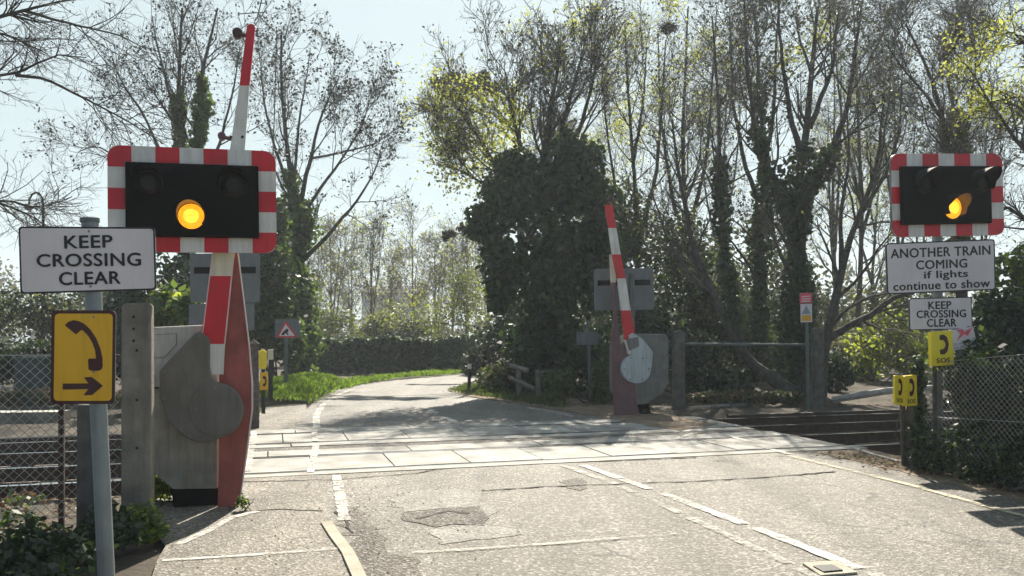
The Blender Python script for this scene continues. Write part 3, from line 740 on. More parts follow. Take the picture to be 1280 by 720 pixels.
b = MB(); b.prism([(296.5, 316), (298.2, 316), (306, 380), (312, 430), (316.2, 480), (316.2, 513), (309, 570), (300, 630), (298.6, 630), (307, 570), (314.2, 512), (314.2, 480), (310.5, 430), (304.5, 380)], v+.003, 0.045, 'pale_edge'); b.build('pale_edging', fb)
b = MB()
for y in (440, 470): b.prism([(189, y), (193, y), (193, y+9), (189, y+9)], v+.045, .02, 'galv')
b.build('hinge', cb)
b = MB(); b.prism([(224, 462), (238, 462), (238, 470), (224, 470)], v+.05, .012, 'band_cream'); b.build('label_plate', cb)
b = MB(); b.prism([(189, 484), (272, 484), (272, 485.6), (189, 485.6)], v+.05, .015, 'crack'); b.prism([(222, 590), (226, 590), (226, 597), (222, 597)], v+.05, .02, 'galv'); b.build('panel_seam', cb)
b = MB()
for x, y in ((205, 465), (205, 498), (249, 420), (257, 466), (236, 545), (297, 495), (297, 530), (269, 485), (245, 512)): b.prism(circ(x, y, 2.0, 6), v-.128, .012, 'cab_far')
b.build('bolt', cv)
b = MB()
for x, y in ((299, 350), (304, 400), (309, 450), (311, 520), (303, 570), (284, 575), (281, 610), (294, 612)): b.prism(circ(x, y, 1.2, 6), v-.002, .012, 'cab_far')
b.build('screw', fb)
# boom, tapering in bands
LB = [(264, 468), (262, 452), (251, 430), (252, 415), (265.5, 316), (287.5, 186), (299.3, 107), (308, 36)]
def edge(y, pts):
    for i in range(len(pts)-1):
        (x0, y0), (x1, y1) = pts[i], pts[i+1]
        if y1 <= y <= y0: return x0+(x1-x0)*(y0-y)/(y0-y1)
    return pts[-1][0] if y < pts[-1][1] else pts[0][0]
RB = [(279, 468), (281, 430), (292.5, 316), (306, 186), (311.7, 107), (318.5, 36)]
bm_ = None
for i, (ya, yb, m) in enumerate(((468, 430, 'band_white'), (430, 345, 'band_red'), (345, 262, 'band_cream'), (262, 196, 'band_red'), (196, 107, 'band_white'), (107, 36, 'band_red'))):
    ys = [ya]+[y for y in (452, 415, 316, 186) if yb < y < ya]+[yb]
    pts = [(edge(y, LB), y) for y in ys]+[(edge(y, RB), y) for y in ys[::-1]]
    if m == 'band_red' and yb == 36: pts = [(edge(107, LB), 107), (308.5, 34), (310.5, 30.5), (314, 29.5), (317.5, 31), (318.8, 35), (edge(107, RB), 107)]
    b = MB(); b.prism(pts, v-.05, 0.055, m)
    if bm_ is None: bm_ = b.build('boom', t)
    else: b.build('red_band' if m == 'band_red' else 'white_band', bm_)
b = MB(); b.prism([(251, 430), (252.3, 430), (266.2, 318), (264.7, 318)], v-.052, .03, 'pale_edge'); b.prism([(280, 430), (281.6, 430), (293, 318), (291.6, 318)], v-.052, .03, 'pale_edge'); b.build('pale_edging', bm_)
for (x, y, sx, m) in ((297, 42.5, 1, 'maroon'), (277.5, 171, 1, 'pale_red')):
    b = MB(); c = pv(x, y, v-.03); R_ = 0.042 if y < 100 else 0.034
    b.tube([off(c, -.05), off(c, -.045), off(c, 0), off(c, .05)], [R_*.6, R_, R_, R_*.8], m, 14)
    b.tube([off(c, 0), pv(x+12, y+2.5, v-.03)], [.016, .02], m, 8)
    o = b.build('boom_lamp', t)
for (x, y) in ((288.5, 171), (303, 171)):
    b = MB(); b.prism(circ(x, y, 1.8, 8), v-.056, .01, 'lamp_black'); b.build('rivet', bm_)

# ---- near left signal
v = 7.22
t = thing('crossing_signal', 'near left crossing signal with lit amber lamp, striped board overlapping the white plate', 'signal', (pv(282, 634, v+.5)[0], pv(282, 634, v+.5)[1], 0), 'level crossing light signals')
q = [(134, 181), (344.5, 189), (346, 316.5), (135, 314.5)]
wig_wag(t, q, v)
b = MB(); line_tube(b, [(283, 640), (283, 210)], v+.52, 0.05, 'galv', 14); b.build('pole', t)
b = MB()
for y in (215, 290): b.tube([pv(283, y, v+.52), pv(281, y, v+.02)], .025, 'galv', 8)
b.build('bracket', t)

# ---- right barrier across the tracks
v = 13.9
t = thing('crossing_barrier', 'distant raised red and white barrier with pale disc and leaning boom, right of the road', 'barrier', (pv(800, 519, v)[0], pv(800, 519, v)[1], 0.0), 'raised level crossing barriers')
b = MB(); b.prism([(793, 417), (833, 418), (836, 424), (836, 478), (828, 492), (808, 505), (786, 506), (775, 490), (775, 430)], v, 0.5, 'cab_far'); b.build('cabinet', t, bevel=0.015)
b = MB(); b.prism([(782, 505), (812, 505), (814, 522), (778, 522)], v+.05, .4, 'lamp_black'); b.build('base_plinth', t)
b = MB(); b.prism([(763.5, 352), (770, 352), (772, 400), (776, 430), (790, 450), (795, 500), (800, 519), (769, 519), (765, 480), (764, 430), (767, 395)], v-.04, .035, 'pale_red'); rb_ = b.build('red_board', t)
b = MB(); b.prism([(762.5, 318), (769.5, 318), (770, 353), (764, 353)], v-.05, .04, 'band_cream'); b.build('cream_tip', rb_)
b = MB(); b.prism([(786, 419), (791, 416), (804, 424), (816.5, 440), (815, 458), (813, 466)]+circ(796, 461, 18.5, 16, 20, 250), v-.13, .10, 'cover_light'); cv = b.build('cover_plate', t, bevel=0.012)
b = MB(); b.prism(circ(796, 461, 3.2, 14), v-.14, .02, 'cover_light')
for a in range(6): b.prism(circ(796+15.5*math.cos(a*1.05), 461+15.5*math.sin(a*1.05), 1.0, 6), v-.14, .012, 'cab_far')
b.build('pivot', cv)
b = MB(); b.prism([(783, 424), (798, 421), (799, 433), (787, 438)], v-.135, .02, 'cab_far'); b.build('boom_bracket', t)
b = MB(); b.prism([(818, 432), (832, 432), (832, 482), (818, 482)], v-.006, .01, 'cab_far'); b.prism([(829, 455), (831, 455), (831, 461), (829, 461)], v-.015, .01, 'galv'); b.build('door', t)
L_ = [(785.5, 443), (757, 255)]; R_ = [(792.5, 443), (766, 255)]
bm_ = None
LE = [(785.5, 443), (781.5, 425), (777, 388), (772.5, 348), (766, 318), (761.5, 285), (757, 256)]
RE = [(792.5, 443), (795.5, 425), (788.5, 388), (782, 348), (776, 318), (770.5, 285), (766, 256)]
for i, m in enumerate(('band_white', 'band_red', 'band_white', 'band_red', 'band_white', 'band_red')):
    b = MB(); b.prism([LE[i], LE[i+1], RE[i+1], RE[i]], v-.11, .06, m)
    if bm_ is None: bm_ = b.build('boom', t)
    else: b.build('red_band' if m == 'band_red' else 'white_band', bm_)
b = MB(); c = pv(762, 250, v-.08); b.tube([off(c, -.03), off(c, .03)], .05, 'maroon', 10); b.build('boom_lamp', t)

# ---- signal backs beyond the crossing
def back_board(name_label, q, v, px, ybase, lower=None):
    t = thing('crossing_signal', name_label, 'signal', (pv(px, ybase, v+.06)[0], pv(px, ybase, v+.06)[1], 0), 'level crossing light signals')
    b = MB(); b.prism(rquad(q, 4), v+.05, .03, 'sign_grey'); bd = b.build('backing_board', t)
    for s0, s1 in ((.06, .38), (.62, .94)):
        b = MB(); b.prism([bil(q, s0, .28), bil(q, s1, .28), bil(q, s1, .41), bil(q, s0, .41)], v+.035, .02, 'lamp_black')
        b.build('mounting_channel', bd)
    b = MB(); b.prism([bil(q, .12, .12), bil(q, .88, .12), bil(q, .88, .9), bil(q, .12, .9)], v+.081, .12, 'lamp_black'); b.build('lamp_housing', t, bevel=0.01)
    b = MB(); b.prism([bil(q, .42, .15), bil(q, .58, .15), bil(q, .58, .8), bil(q, .42, .8)], v+.02, .03, 'cab_far'); b.build('junction_box', t)
    b = MB(); line_tube(b, [(px, ybase), (px, q[0][1]+6)], v, .05, 'galv_green', 12); b.build('pole', t)
    if lower:
        b = MB(); b.prism(rquad(lower, 2), v+.06, .02, 'sign_grey'); b.build('supplementary_plate', t)
back_board('back of the distant crossing signal behind the leaning boom, right of the road', [(743, 336), (817, 335), (817.5, 387), (743.5, 388)], 14.1, 790, 520)
back_board('back of the distant crossing signal showing behind the near red and white boom', [(237, 317), (325, 316), (325, 378), (238, 378)], 13.75, 284, 540, [(236, 380), (318, 379), (318, 413), (236, 413)])

# ---- right near signal
v = 7.21
t = thing('crossing_signal', 'right crossing signal with lit amber lamp above the ANOTHER TRAIN COMING plate', 'signal', (pv(1185, 590, v)[0], pv(1185, 590, v)[1], -.03), 'level crossing light signals')
wig_wag(t, [(1113.5, 192), (1252.5, 192), (1255.5, 293.5), (1116, 296.5)], v)
b = MB(); line_tube(b, [(1183, 596), (1183, 215)], v, .05, 'galv', 14, .12); b.build('pole', t)
q = [(1107, 304), (1243.5, 298.8), (1244.8, 362.5), (1109, 368)]
b = MB(); b.prism(rquad(q, 4), v, .015, 'sign_black', 'sign_grey'); pl = b.build('another_train_plate', t)
b = MB(); b.prism(rquad(inset(q, 1.6), 3), v-.002, .0015, 'sign_white'); b.build('white_face', pl)
lettering(lines_in(q, [('ANOTHER TRAIN', .045, .955, .12, .30), ('COMING', .275, .74, .365, .535), ('if lights', .345, .745, .575, .765), ('continue to show', .06, .945, .775, .935)]), v-.003, 'sign_black', pl, weight=0.018)
q = [(1136, 373), (1214.5, 371), (1216, 411.5), (1137, 413)]
b = MB(); b.prism(rquad(q, 3), v, .015, 'sign_black', 'sign_grey'); pl = b.build('keep_clear_plate', t)
b = MB(); b.prism(rquad(inset(q, 1.2), 2), v-.002, .0015, 'sign_white'); b.build('white_face', pl)
lettering(lines_in(q, [('KEEP', .31, .67, .12, .35), ('CROSSING', .12, .90, .39, .62), ('CLEAR', .28, .74, .66, .90)]), v-.003, 'sign_black', pl, weight=0.022)

# leaning electrification notice
v = 7.02
t = thing('warning_sign', 'leaning grey post with white plate showing a red lightning flash above the right fence', 'sign', (pv(1229, 590, v)[0], pv(1229, 590, v)[1], -.03))
b = MB(); line_tube(b, [(1228, 600), (1226, 560), (1203, 425)], v, .045, 'galv', 12, .06); b.build('post', t)
q = [(1183, 414), (1216.5, 408), (1221.5, 432), (1189, 439)]
b = MB(); b.prism(rquad(q, 1.5), v, .01, 'sign_white', 'sign_grey'); pl = b.build('plate', t)
b = MB(); b.prism([bil(q, *k) for k in ((.38, .02), (.60, .04), (.66, .22), (.98, .0), (.74, .42), (.62, .30), (.30, .58), (.48, .25))], v-.003, .002, 'sign_pink'); b.build('lightning_symbol', pl)
lettering(lines_in(q, [('Do not touch', .12, .92, .64, .77), ('the live rail', .12, .78, .82, .94)]), v-.002, 'sign_ink', pl, weight=0.0)

# SOS telephone boxes
def sos(t, q, v, dep, name):
    b = MB(); b.prism(rquad(q, 1.5), v, dep, 'sign_lemon'); bx = b.build(name, t, bevel=0.004)
    b = MB(); handset(b, [bil(q, .38, .10), bil(q, .80, .10), bil(q, .80, .68), bil(q, .38, .68)], v, 'maroon'); b.build('handset_symbol', bx)
    lettering(lines_in(q, [('SOS', .22, .82, .78, .91)]), v-.001, 'maroon', bx, weight=0.02)
v = 6.92
t = thing('telephone_box', 'single yellow SOS telephone box above the fence, below the right KEEP CROSSING CLEAR plate', 'telephone box', (pv(1178, 590, v+.1)[0], pv(1178, 590, v+.1)[1], -.03))
sos(t, [(1163.5, 415), (1191, 413), (1192.5, 456), (1165, 458)], v, .045, 'box')
b = MB(); line_tube(b, [(1180, 592), (1179, 430)], v, .022, 'dark_post', 10, .12); b.build('post', t)
v = 7.22
t = thing('telephone_box', 'pair of yellow SOS telephone plates on the ivy covered end post of the right fence', 'telephone box', (pv(1140, 590, v)[0], pv(1140, 590, v)[1], -.03))
sos(t, [(1118.5, 469), (1130.5, 470), (1130.5, 507), (1118.5, 505)], v+.02, .03, 'left_box')
sos(t, [(1131, 470), (1146, 468.5), (1147, 507), (1131, 508)], v, .05, 'right_box')
b = MB(); line_tube(b, [(1149, 588), (1146, 480)], v, .03, 'dark_post', 10, .22); b.build('post', t)
for o in t.children:
    if o.name.startswith(('left_box', 'right_box')): o.name = 'box'

# right fence: parallel to the road
UF = 6.96
A = uv(UF, 7.30)[:2]; B = uv(UF, 3.6)[:2]
link_fence('chain_link_fence', 'ivy tangled chain link fence beside the road on the right', A, B, 0.0, 1.20, 1.58, [(0.04, .06, 1.20, 'dark_post'), (1.5, .016, 1.35, 'dark_post'), (2.9, .02, 1.5, 'dark_post')], 0.062, 0.0026)

# ---- far right posts, rail, signs
t = thing('rail_fence', 'two concrete posts joined by a thin metal rail, right of the distant barrier', 'fence', (pv(850, 513, 14.7)[0], pv(850, 513, 14.7)[1], 0))
for (x0, x1, y0, y1, v) in ((845, 856.5, 413, 514, 14.7), (1019.5, 1030.5, 409, 520, 14.3)):
    b = MB(); b.prism([(x0, y0+2), ((x0+x1)/2, y0), (x1, y0+2), (x1+.5, y1), (x0-.5, y1)], v, .17, 'concrete_dark'); b.build('fence_post', t, bevel=.01)
b = MB(); b.tube([off(pv(857, 430, 14.75), .05), off(pv(1019, 431, 14.4), .05)], .03, 'galv_green', 8); b.build('rail', t)
v = 14.0
t = thing('warning_sign', 'small red plate above white and yellow triangle notice on a thin pole before the wood', 'sign', (pv(1012, 514, v)[0], pv(1012, 514, v)[1], 0))
b = MB(); line_tube(b, [(1012.5, 516), (1009.5, 368)], v, .035, 'galv_green', 10, .05); b.build('pole', t)
q = [(999.5, 366.5), (1015, 366), (1015.2, 378), (999.8, 379)]
b = MB(); b.prism(q, v, .01, 'sign_pink', 'sign_grey'); pl = b.build('red_plate', t)
b = MB()
for tt in (.3, .55, .78): b.prism([bil(q, .15, tt), bil(q, .85, tt), bil(q, .85, tt+.09), bil(q, .15, tt+.09)], v-.002, .0015, 'sign_white')
b.build('text_lines', pl)
q = [(1000.5, 380), (1015, 379.5), (1015.3, 402.5), (1000.8, 403)]
b = MB(); b.prism(q, v, .01, 'sign_white', 'sign_grey'); pl = b.build('triangle_plate', t)
b = MB(); b.prism([bil(q, .5, .08), bil(q, .9, .56), bil(q, .1, .56)], v-.002, .0015, 'sign_ink'); b.prism([bil(q, .1, .62), bil(q, .9, .62), bil(q, .9, .93), bil(q, .1, .93)], v-.002, .0015, 'sign_yellow'); b.build('warning_triangle', pl)
v = 16.4
t = thing('small_sign', 'blank pale sign back on a thin pole left of the distant barrier', 'sign', (pv(738, 505, v)[0], pv(738, 505, v)[1], 0))
b = MB(); line_tube(b, [(739, 507), (734.5, 402)], v, .036, 'galv_green', 10); b.build('pole', t)
b = MB(); b.prism(rquad([(720.5, 415), (747.5, 415), (748, 431), (721, 431)], 1), v-.05, .012, 'sign_grey'); b.build('plate', t)

# wooden broken fence
t = thing('broken_fence', 'broken grey wooden fence with slanting rails in front of the dark ivy tree', 'fence', (*at(655, 495, 19)[:2], 0))
for pa, pb in (((637, 456), (660, 463)), ((636, 471), (668, 486)), ((676, 466), (703, 466))):
    b = MB(); A_ = at(*pa, 19.2); B_ = at(*pb, 18.9); b.tube([A_, B_], [.055, .06], 'wood', 5); b.build('rail', t)
for px in (648, 672, 700):
    b = MB(); b.tube([at(px, 462, 19.1), at(px+1, 499, 19.1)], .06, 'wood', 6); b.build('fence_post', t)
# marker posts
for (x, y0, y1, Y, lab) in ((587, 455, 491, 21.2, 'slim dark marker post with white top on the right bend of the far road'), (383, 452, 476, 27, 'small pale marker post before the hedge, right of the toad sign')):
    t = thing('marker_post', lab, 'post', at(x, y1, Y), 'roadside marker posts')
    b = MB(); b.tube([at(x-1, y1+1, Y), at(x, y0+6, Y)], .045, 'sign_black' if x > 500 else 'wood', 6); b.build('post', t)
    b = MB(); b.tube([at(x, y0+6, Y), at(x, y0, Y)], [.06, .05], 'sign_white', 6); b.build('white_top', t)
# left pillar and small signs beyond the deck
v = 13.6
t = thing('brick_pillar', 'dark brick pillar with pale pointed cap behind the red board at left', 'pillar', (pv(317, 536, v)[0], pv(317, 536, v)[1], 0))
b = MB(); b.prism([(311, 429), (323, 429), (324, 537), (310, 537)], v, .16, 'brick'); b.build('shaft', t)
b = MB(); b.extr([pv(x, y, v-.02) for x, y in ((309.5, 430), (317, 424), (324.5, 430))], [off(pv(x, y, v-.02), .2) for x, y in ((309.5, 430), (317, 424), (324.5, 430))], 'concrete'); b.build('cap', t)
b = MB()
for y in range(445, 530, 18): b.prism([(310.2, y), (323.8, y), (323.8, y+1.3), (310.2, y+1.3)], v-.003, .002, 'concrete_dark')
b.build('mortar_band', t)
v = 14.6
t = thing('telephone_box', 'yellow telephone box over a yellow handset plate beside the brick pillar', 'telephone box', (pv(329, 515, v)[0], pv(329, 515, v)[1], 0))
b = MB(); b.prism([(323, 439), (330, 437), (333.5, 440), (333.5, 459), (330, 462), (323, 460)], v, .14, 'sign_lemon'); b.build('box', t, bevel=.01)
q = [(325, 466), (334.5, 465), (335, 487), (325, 488)]
b = MB(); b.prism(q, v, .05, 'sign_yellow'); pl = b.build('handset_plate', t)
b = MB(); handset(b, [bil(q, .35, .2), bil(q, .85, .2), bil(q, .85, .8), bil(q, .35, .8)], v, 'maroon'); b.build('handset_symbol', pl)
b = MB(); line_tube(b, [(329, 518), (329, 440)], v, .035, 'sign_black', 8, .17); b.build('post', t)
v = 17.5
t = thing('small_sign', 'small pale box on a dark post on the bright grass beside the yellow telephone box', 'sign', (pv(338, 497, v)[0], pv(338, 497, v)[1], 0))
b = MB(); b.prism([(334.5, 437), (341.5, 436.5), (342, 449.5), (334.5, 450)], v, .08, 'band_cream'); b.build('box', t, bevel=.01)
b = MB(); line_tube(b, [(338, 499), (338.5, 448)], v, .05, 'sign_black', 8, .05); b.build('post', t)
v = 19.5
t = thing('toad_sign', 'triangular toad warning sign on grey backing plate, on the bright grass', 'road sign', (pv(358, 489, v)[0], pv(358, 489, v)[1], 0))
b = MB(); line_tube(b, [(357.5, 491), (358, 420)], v, .045, 'galv_green', 10, .06); b.build('pole', t)
q = [(343.5, 399), (373.5, 399), (374.5, 422), (344, 422.5)]
b = MB(); b.prism(rquad(q, 1), v, .012, 'sign_grey'); pl = b.build('backing_plate', t)
b = MB(); b.prism([(357, 401), (372, 421.5), (345.5, 422)], v-.003, .0025, 'sign_red'); b.build('red_triangle', pl)
b = MB(); b.prism([(357, 405), (368.5, 419.8), (348.8, 420)], v-.006, .0025, 'sign_white'); b.build('white_triangle', pl)
b = MB(); b.prism([(351.5, 418.8), (352.5, 416.5), (354.5, 414), (357, 412), (358.4, 410.6), (359.6, 411), (360.8, 412.5), (360.8, 414), (359.2, 415.5), (360, 417.6), (361.2, 418.6), (358.6, 418.6), (357.4, 416.6), (355.4, 417.2), (356.2, 418.8), (353.8, 418.8)], v-.009, .0025, 'sign_black'); b.build('toad_symbol', pl)

# lineside things on the left
b = MB(); a1, a2 = at(-150, 517, 13.9), at(72, 514.5, 13.9)
b.slab([(a1[0], 13.5), (a2[0], 13.9), (a2[0], 14.3), (a1[0], 13.9)], -.35, 0.18, 'cabinet', 'concrete')  # sunlit top put into the colour: paler material than the sides
tag(b.build('low_wall', loc=(a1[0], 13.7, -.2)), 'low concrete edge with sunlight painted into its pale top, far side of the track, left', 'wall')
t = thing('lineside_cabinet', 'teal green cabinet behind the left chain link fence under the dark hedge', 'cabinet', (*at(35, 500, 17)[:2], 0))
b = MB(); x0 = at(17, 470, 17)[0]; x1 = at(55, 470, 17)[0]; b.slab([(x0, 17), (x1, 17), (x1, 17.5), (x0, 17.5)], 0, 1.0, 'green_box'); b.build('body', t, bevel=.01)
for s in (0, 1):
    b = MB(); xa = x0+.03+(x1-x0)*.5*s; b.slab([(xa, 16.985), (xa+(x1-x0)*.5-.06, 16.985), (xa+(x1-x0)*.5-.06, 17), (xa, 17)], .06, .94, 'green_box'); b.build('door', t)
b = MB(); b.slab([(x0-.03, 16.95), (x1+.03, 16.95), (x1+.03, 17.55), (x0-.03, 17.55)], 1.0, 1.05, 'green_box'); b.build('roof', t)
Y = 26
t = thing('street_lamp', 'slim hooped street lamp with round lantern behind the bare branches at far left', 'street lamp', at(54, 478, Y))
b = MB(); b.tube([at(54, 480, Y), at(54, 300, Y), at(54, 258, Y), at(53, 248, Y), at(49, 242, Y), at(45, 240.5, Y), at(40, 243, Y), at(37, 249, Y), at(36, 256, Y)], [.07, .05, .04, .035, .035, .035, .035, .03, .03], 'lamp_black', 8); b.build('column', t)
b = MB(); c = at(35.5, 259.5, Y); b.tube([(c[0], c[1], c[2]+.10), (c[0], c[1], c[2]+.07), (c[0], c[1], c[2]), (c[0], c[1], c[2]-.09)], [.03, .11, .13, .05], 'cab_far', 12); b.build('lantern', t)
Y = 31
t = thing('aerial_mast', 'thin television aerial on a mast above the bare trees, beside the near boom tip', 'aerial', at(331, 470, Y))
b = MB(); b.tube([at(333, 471, Y), at(346, 41, Y), at(323, 20, Y)], .022, 'lamp_black', 6); b.tube([at(321.5, 23, Y), at(328.5, -6, Y)], .025, 'lamp_black', 6); b.build('mast', t)
b = MB()
for (xa, ya, xb, yb) in ((298.5, 17.5, 333, 15), (322.5, 4, 333, 4)):
    b.tube([at(xa, ya, Y), at(xb, yb, Y)], .02, 'lamp_black', 5)
    for k in (xa, xb): b.tube([at(k, ya-2 if k == xa else yb-2, Y), at(k, ya+2 if k == xa else yb+2, Y)], .03, 'lamp_black', 5)
b.build('element', t)
# far building
Y = 150
t = thing('apartment_building', 'pale distant building with rows of dark windows between the thin bare trees', 'building', at(490, 430, Y))
x0, x1 = at(452, 400, Y)[0], at(530, 400, Y)[0]; zt = at(500, 366, Y)[2]
b = MB(); b.slab([(x0, Y), (x1, Y), (x1, Y+9), (x0, Y+9)], -1, zt, 'house'); b.build('wall', t)
b = MB(); b.extr([(x0-.5, Y-.6, zt), (x0-.5, Y+9.6, zt), (x0-.5, Y+4.5, zt+1.6)], [(x1+.5, Y-.6, zt), (x1+.5, Y+9.6, zt), (x1+.5, Y+4.5, zt+1.6)], 'roof'); b.build('roof', t)
for k in range(5):
    for z_ in (zt-1.9, zt-4.6, zt-7.2):
        xx = x0+.9+k*(x1-x0-1.0)/5
        b = MB(); b.slab([(xx, Y-.05), (xx+1.2, Y-.05), (xx+1.2, Y+.02), (xx, Y+.02)], z_, z_+1.3, 'glass'); b.build('window', t)
# stud in the road, fallen log, nest
t = thing('road_stud', 'worn reflective road stud in its pale socket on the centre line at the bottom edge', 'road stud', gp(1036, 712))
b = MB(); g = [gp(1003, 706), gp(1045, 703), gp(1072, 718), gp(1026, 722)]; b.slab(g, 0, .016, 'kerb'); b.build('socket', t, bevel=.004)
b = MB(); g = [gp(1016, 708.5, .016), gp(1040, 707, .016), gp(1054, 714, .016), gp(1030, 716, .016)]; b.slab(g, .0165, .026, 'sign_black'); b.build('reflector', t, bevel=.004)
b = MB(); b.tube([at(1040, 500, 17.2), at(1075, 494, 17.0), at(1110, 488.5, 16.9), at(1180, 484, 16.6)], [.07, .08, .075, .06], 'log', 7)
tag(b.build('fallen_log', loc=at(1090, 492, 17)), 'pale fallen trunk lying on the bank beyond the tracks at right', 'log')
b = MB(); b.tube([at(820, 512, 16.8), at(880, 509, 17.2), at(1000, 500, 17.6)], [.03, .045, .03], 'log', 6)
tag(b.build('fallen_log', loc=at(900, 508, 17.3)), 'thin pale fallen branch on the dark bank between the concrete posts', 'log')
#PLANTS
def unit(a): return a/np.maximum(np.linalg.norm(a, axis=-1, keepdims=True), 1e-9)
def leaf_quads(C, size, rng, out=None, aspect=0.62):
    """leaf-sized faces at C; out = preferred facing"""
    n = len(C); nrm = unit(rng.normal(size=(n, 3)))
    if out is not None: nrm = unit(nrm+out)
    a = unit(np.cross(nrm, rng.normal(size=(n, 3)))); b = np.cross(nrm, a)
    s = size*rng.uniform(0.4, 1.0, size=(n, 1))**1.3*1.75
    V = np.stack([C-a*s*.5, C+b*s*aspect*.5-a*s*.08, C+a*s*.5, C-b*s*aspect*.5-a*s*.08], 1).reshape(-1, 3)
    return V, np.arange(4*n).reshape(-1, 4)
def tubes(P, R, ns):
    """P (n,k,3), R (n,k) -> vertices, quads"""
    n, k, _ = P.shape
    T = np.empty_like(P); T[:, 1:-1] = P[:, 2:]-P[:, :-2]; T[:, 0] = P[:, 1]-P[:, 0]; T[:, -1] = P[:, -1]-P[:, -2]
    T = unit(T); ref = np.where(np.abs(T[:, :1, 2:3]) < .8, np.array([0, 0, 1.]), np.array([1., 0, 0]))
    A = unit(np.cross(T, np.broadcast_to(ref, T.shape))); B = np.cross(T, A)
    th = np.arange(ns)*2*np.pi/ns
    V = P[:, :, None]+R[:, :, None, None]*(np.cos(th)[None, None, :, None]*A[:, :, None]+np.sin(th)[None, None, :, None]*B[:, :, None])
    idx = np.arange(n*k*ns).reshape(n, k, ns); q = np.roll(idx, -1, 2)
    F = np.stack([idx[:, :-1], q[:, :-1], q[:, 1:], idx[:, 1:]], -1).reshape(-1, 4)
    return V.reshape(-1, 3), F
def resample(pts, k):
    p = np.asarray(pts, float); d = np.r_[0, np.cumsum(np.linalg.norm(np.diff(p, axis=0), axis=1))]
    # smooth: Catmull-ish by dense linear + averaging
    t = np.linspace(0, d[-1], 4*k); q = np.stack([np.interp(t, d, p[:, i]) for i in range(3)], 1)
    for _ in range(6): q[1:-1] = (q[:-2]+2*q[1:-1]+q[2:])/4
    return q[np.linspace(0, 4*k-1, k).astype(int)]
def spawn(P, R, prm, rng):
    n, k, _ = P.shape; N = prm['n']
    Ls = np.linalg.norm(np.diff(P, axis=1), axis=2).sum(1)
    tm = prm.get('tmin', .2)
    par = rng.choice(n, N, p=Ls/Ls.sum()); t = tm+(1-tm)*rng.random(N)**prm.get('tp', .8)
    x = t*(k-1); i = np.minimum(x.astype(int), k-2); f = (x-i)[:, None]
    st = P[par, i]*(1-f)+P[par, i+1]*f; tan = unit(P[par, i+1]-P[par, i])
    rp = R[par, i]*(1-f[:, 0])+R[par, i+1]*f[:, 0]
    ang = np.radians(rng.uniform(*prm['ang'], N))[:, None]
    per = unit(np.cross(tan, rng.normal(size=(N, 3))))
    d = unit(tan*np.cos(ang)+per*np.sin(ang)+np.array([0, 0, prm.get('up', .15)]))
    L = prm['L']*rng.uniform(.55, 1.25, N)*(1-prm.get('tap', .45)*t)
    kk = prm['k']; Q = np.empty((N, kk, 3)); Q[:, 0] = st
    for j in range(1, kk):
        d = unit(d+rng.normal(size=(N, 3))*prm.get('wig', .14)+np.array([0, 0, prm.get('trop', .06)]))
        Q[:, j] = Q[:, j-1]+d*(L/(kk-1))[:, None]
    r0 = np.clip(rp*prm.get('rf', .6), prm['rmin'], prm.get('rmax', 1)); r1 = np.maximum(r0*.3, prm['rmin']*.6)
    return Q, r0[:, None]+(r1-r0)[:, None]*np.linspace(0, 1, kk)[None]

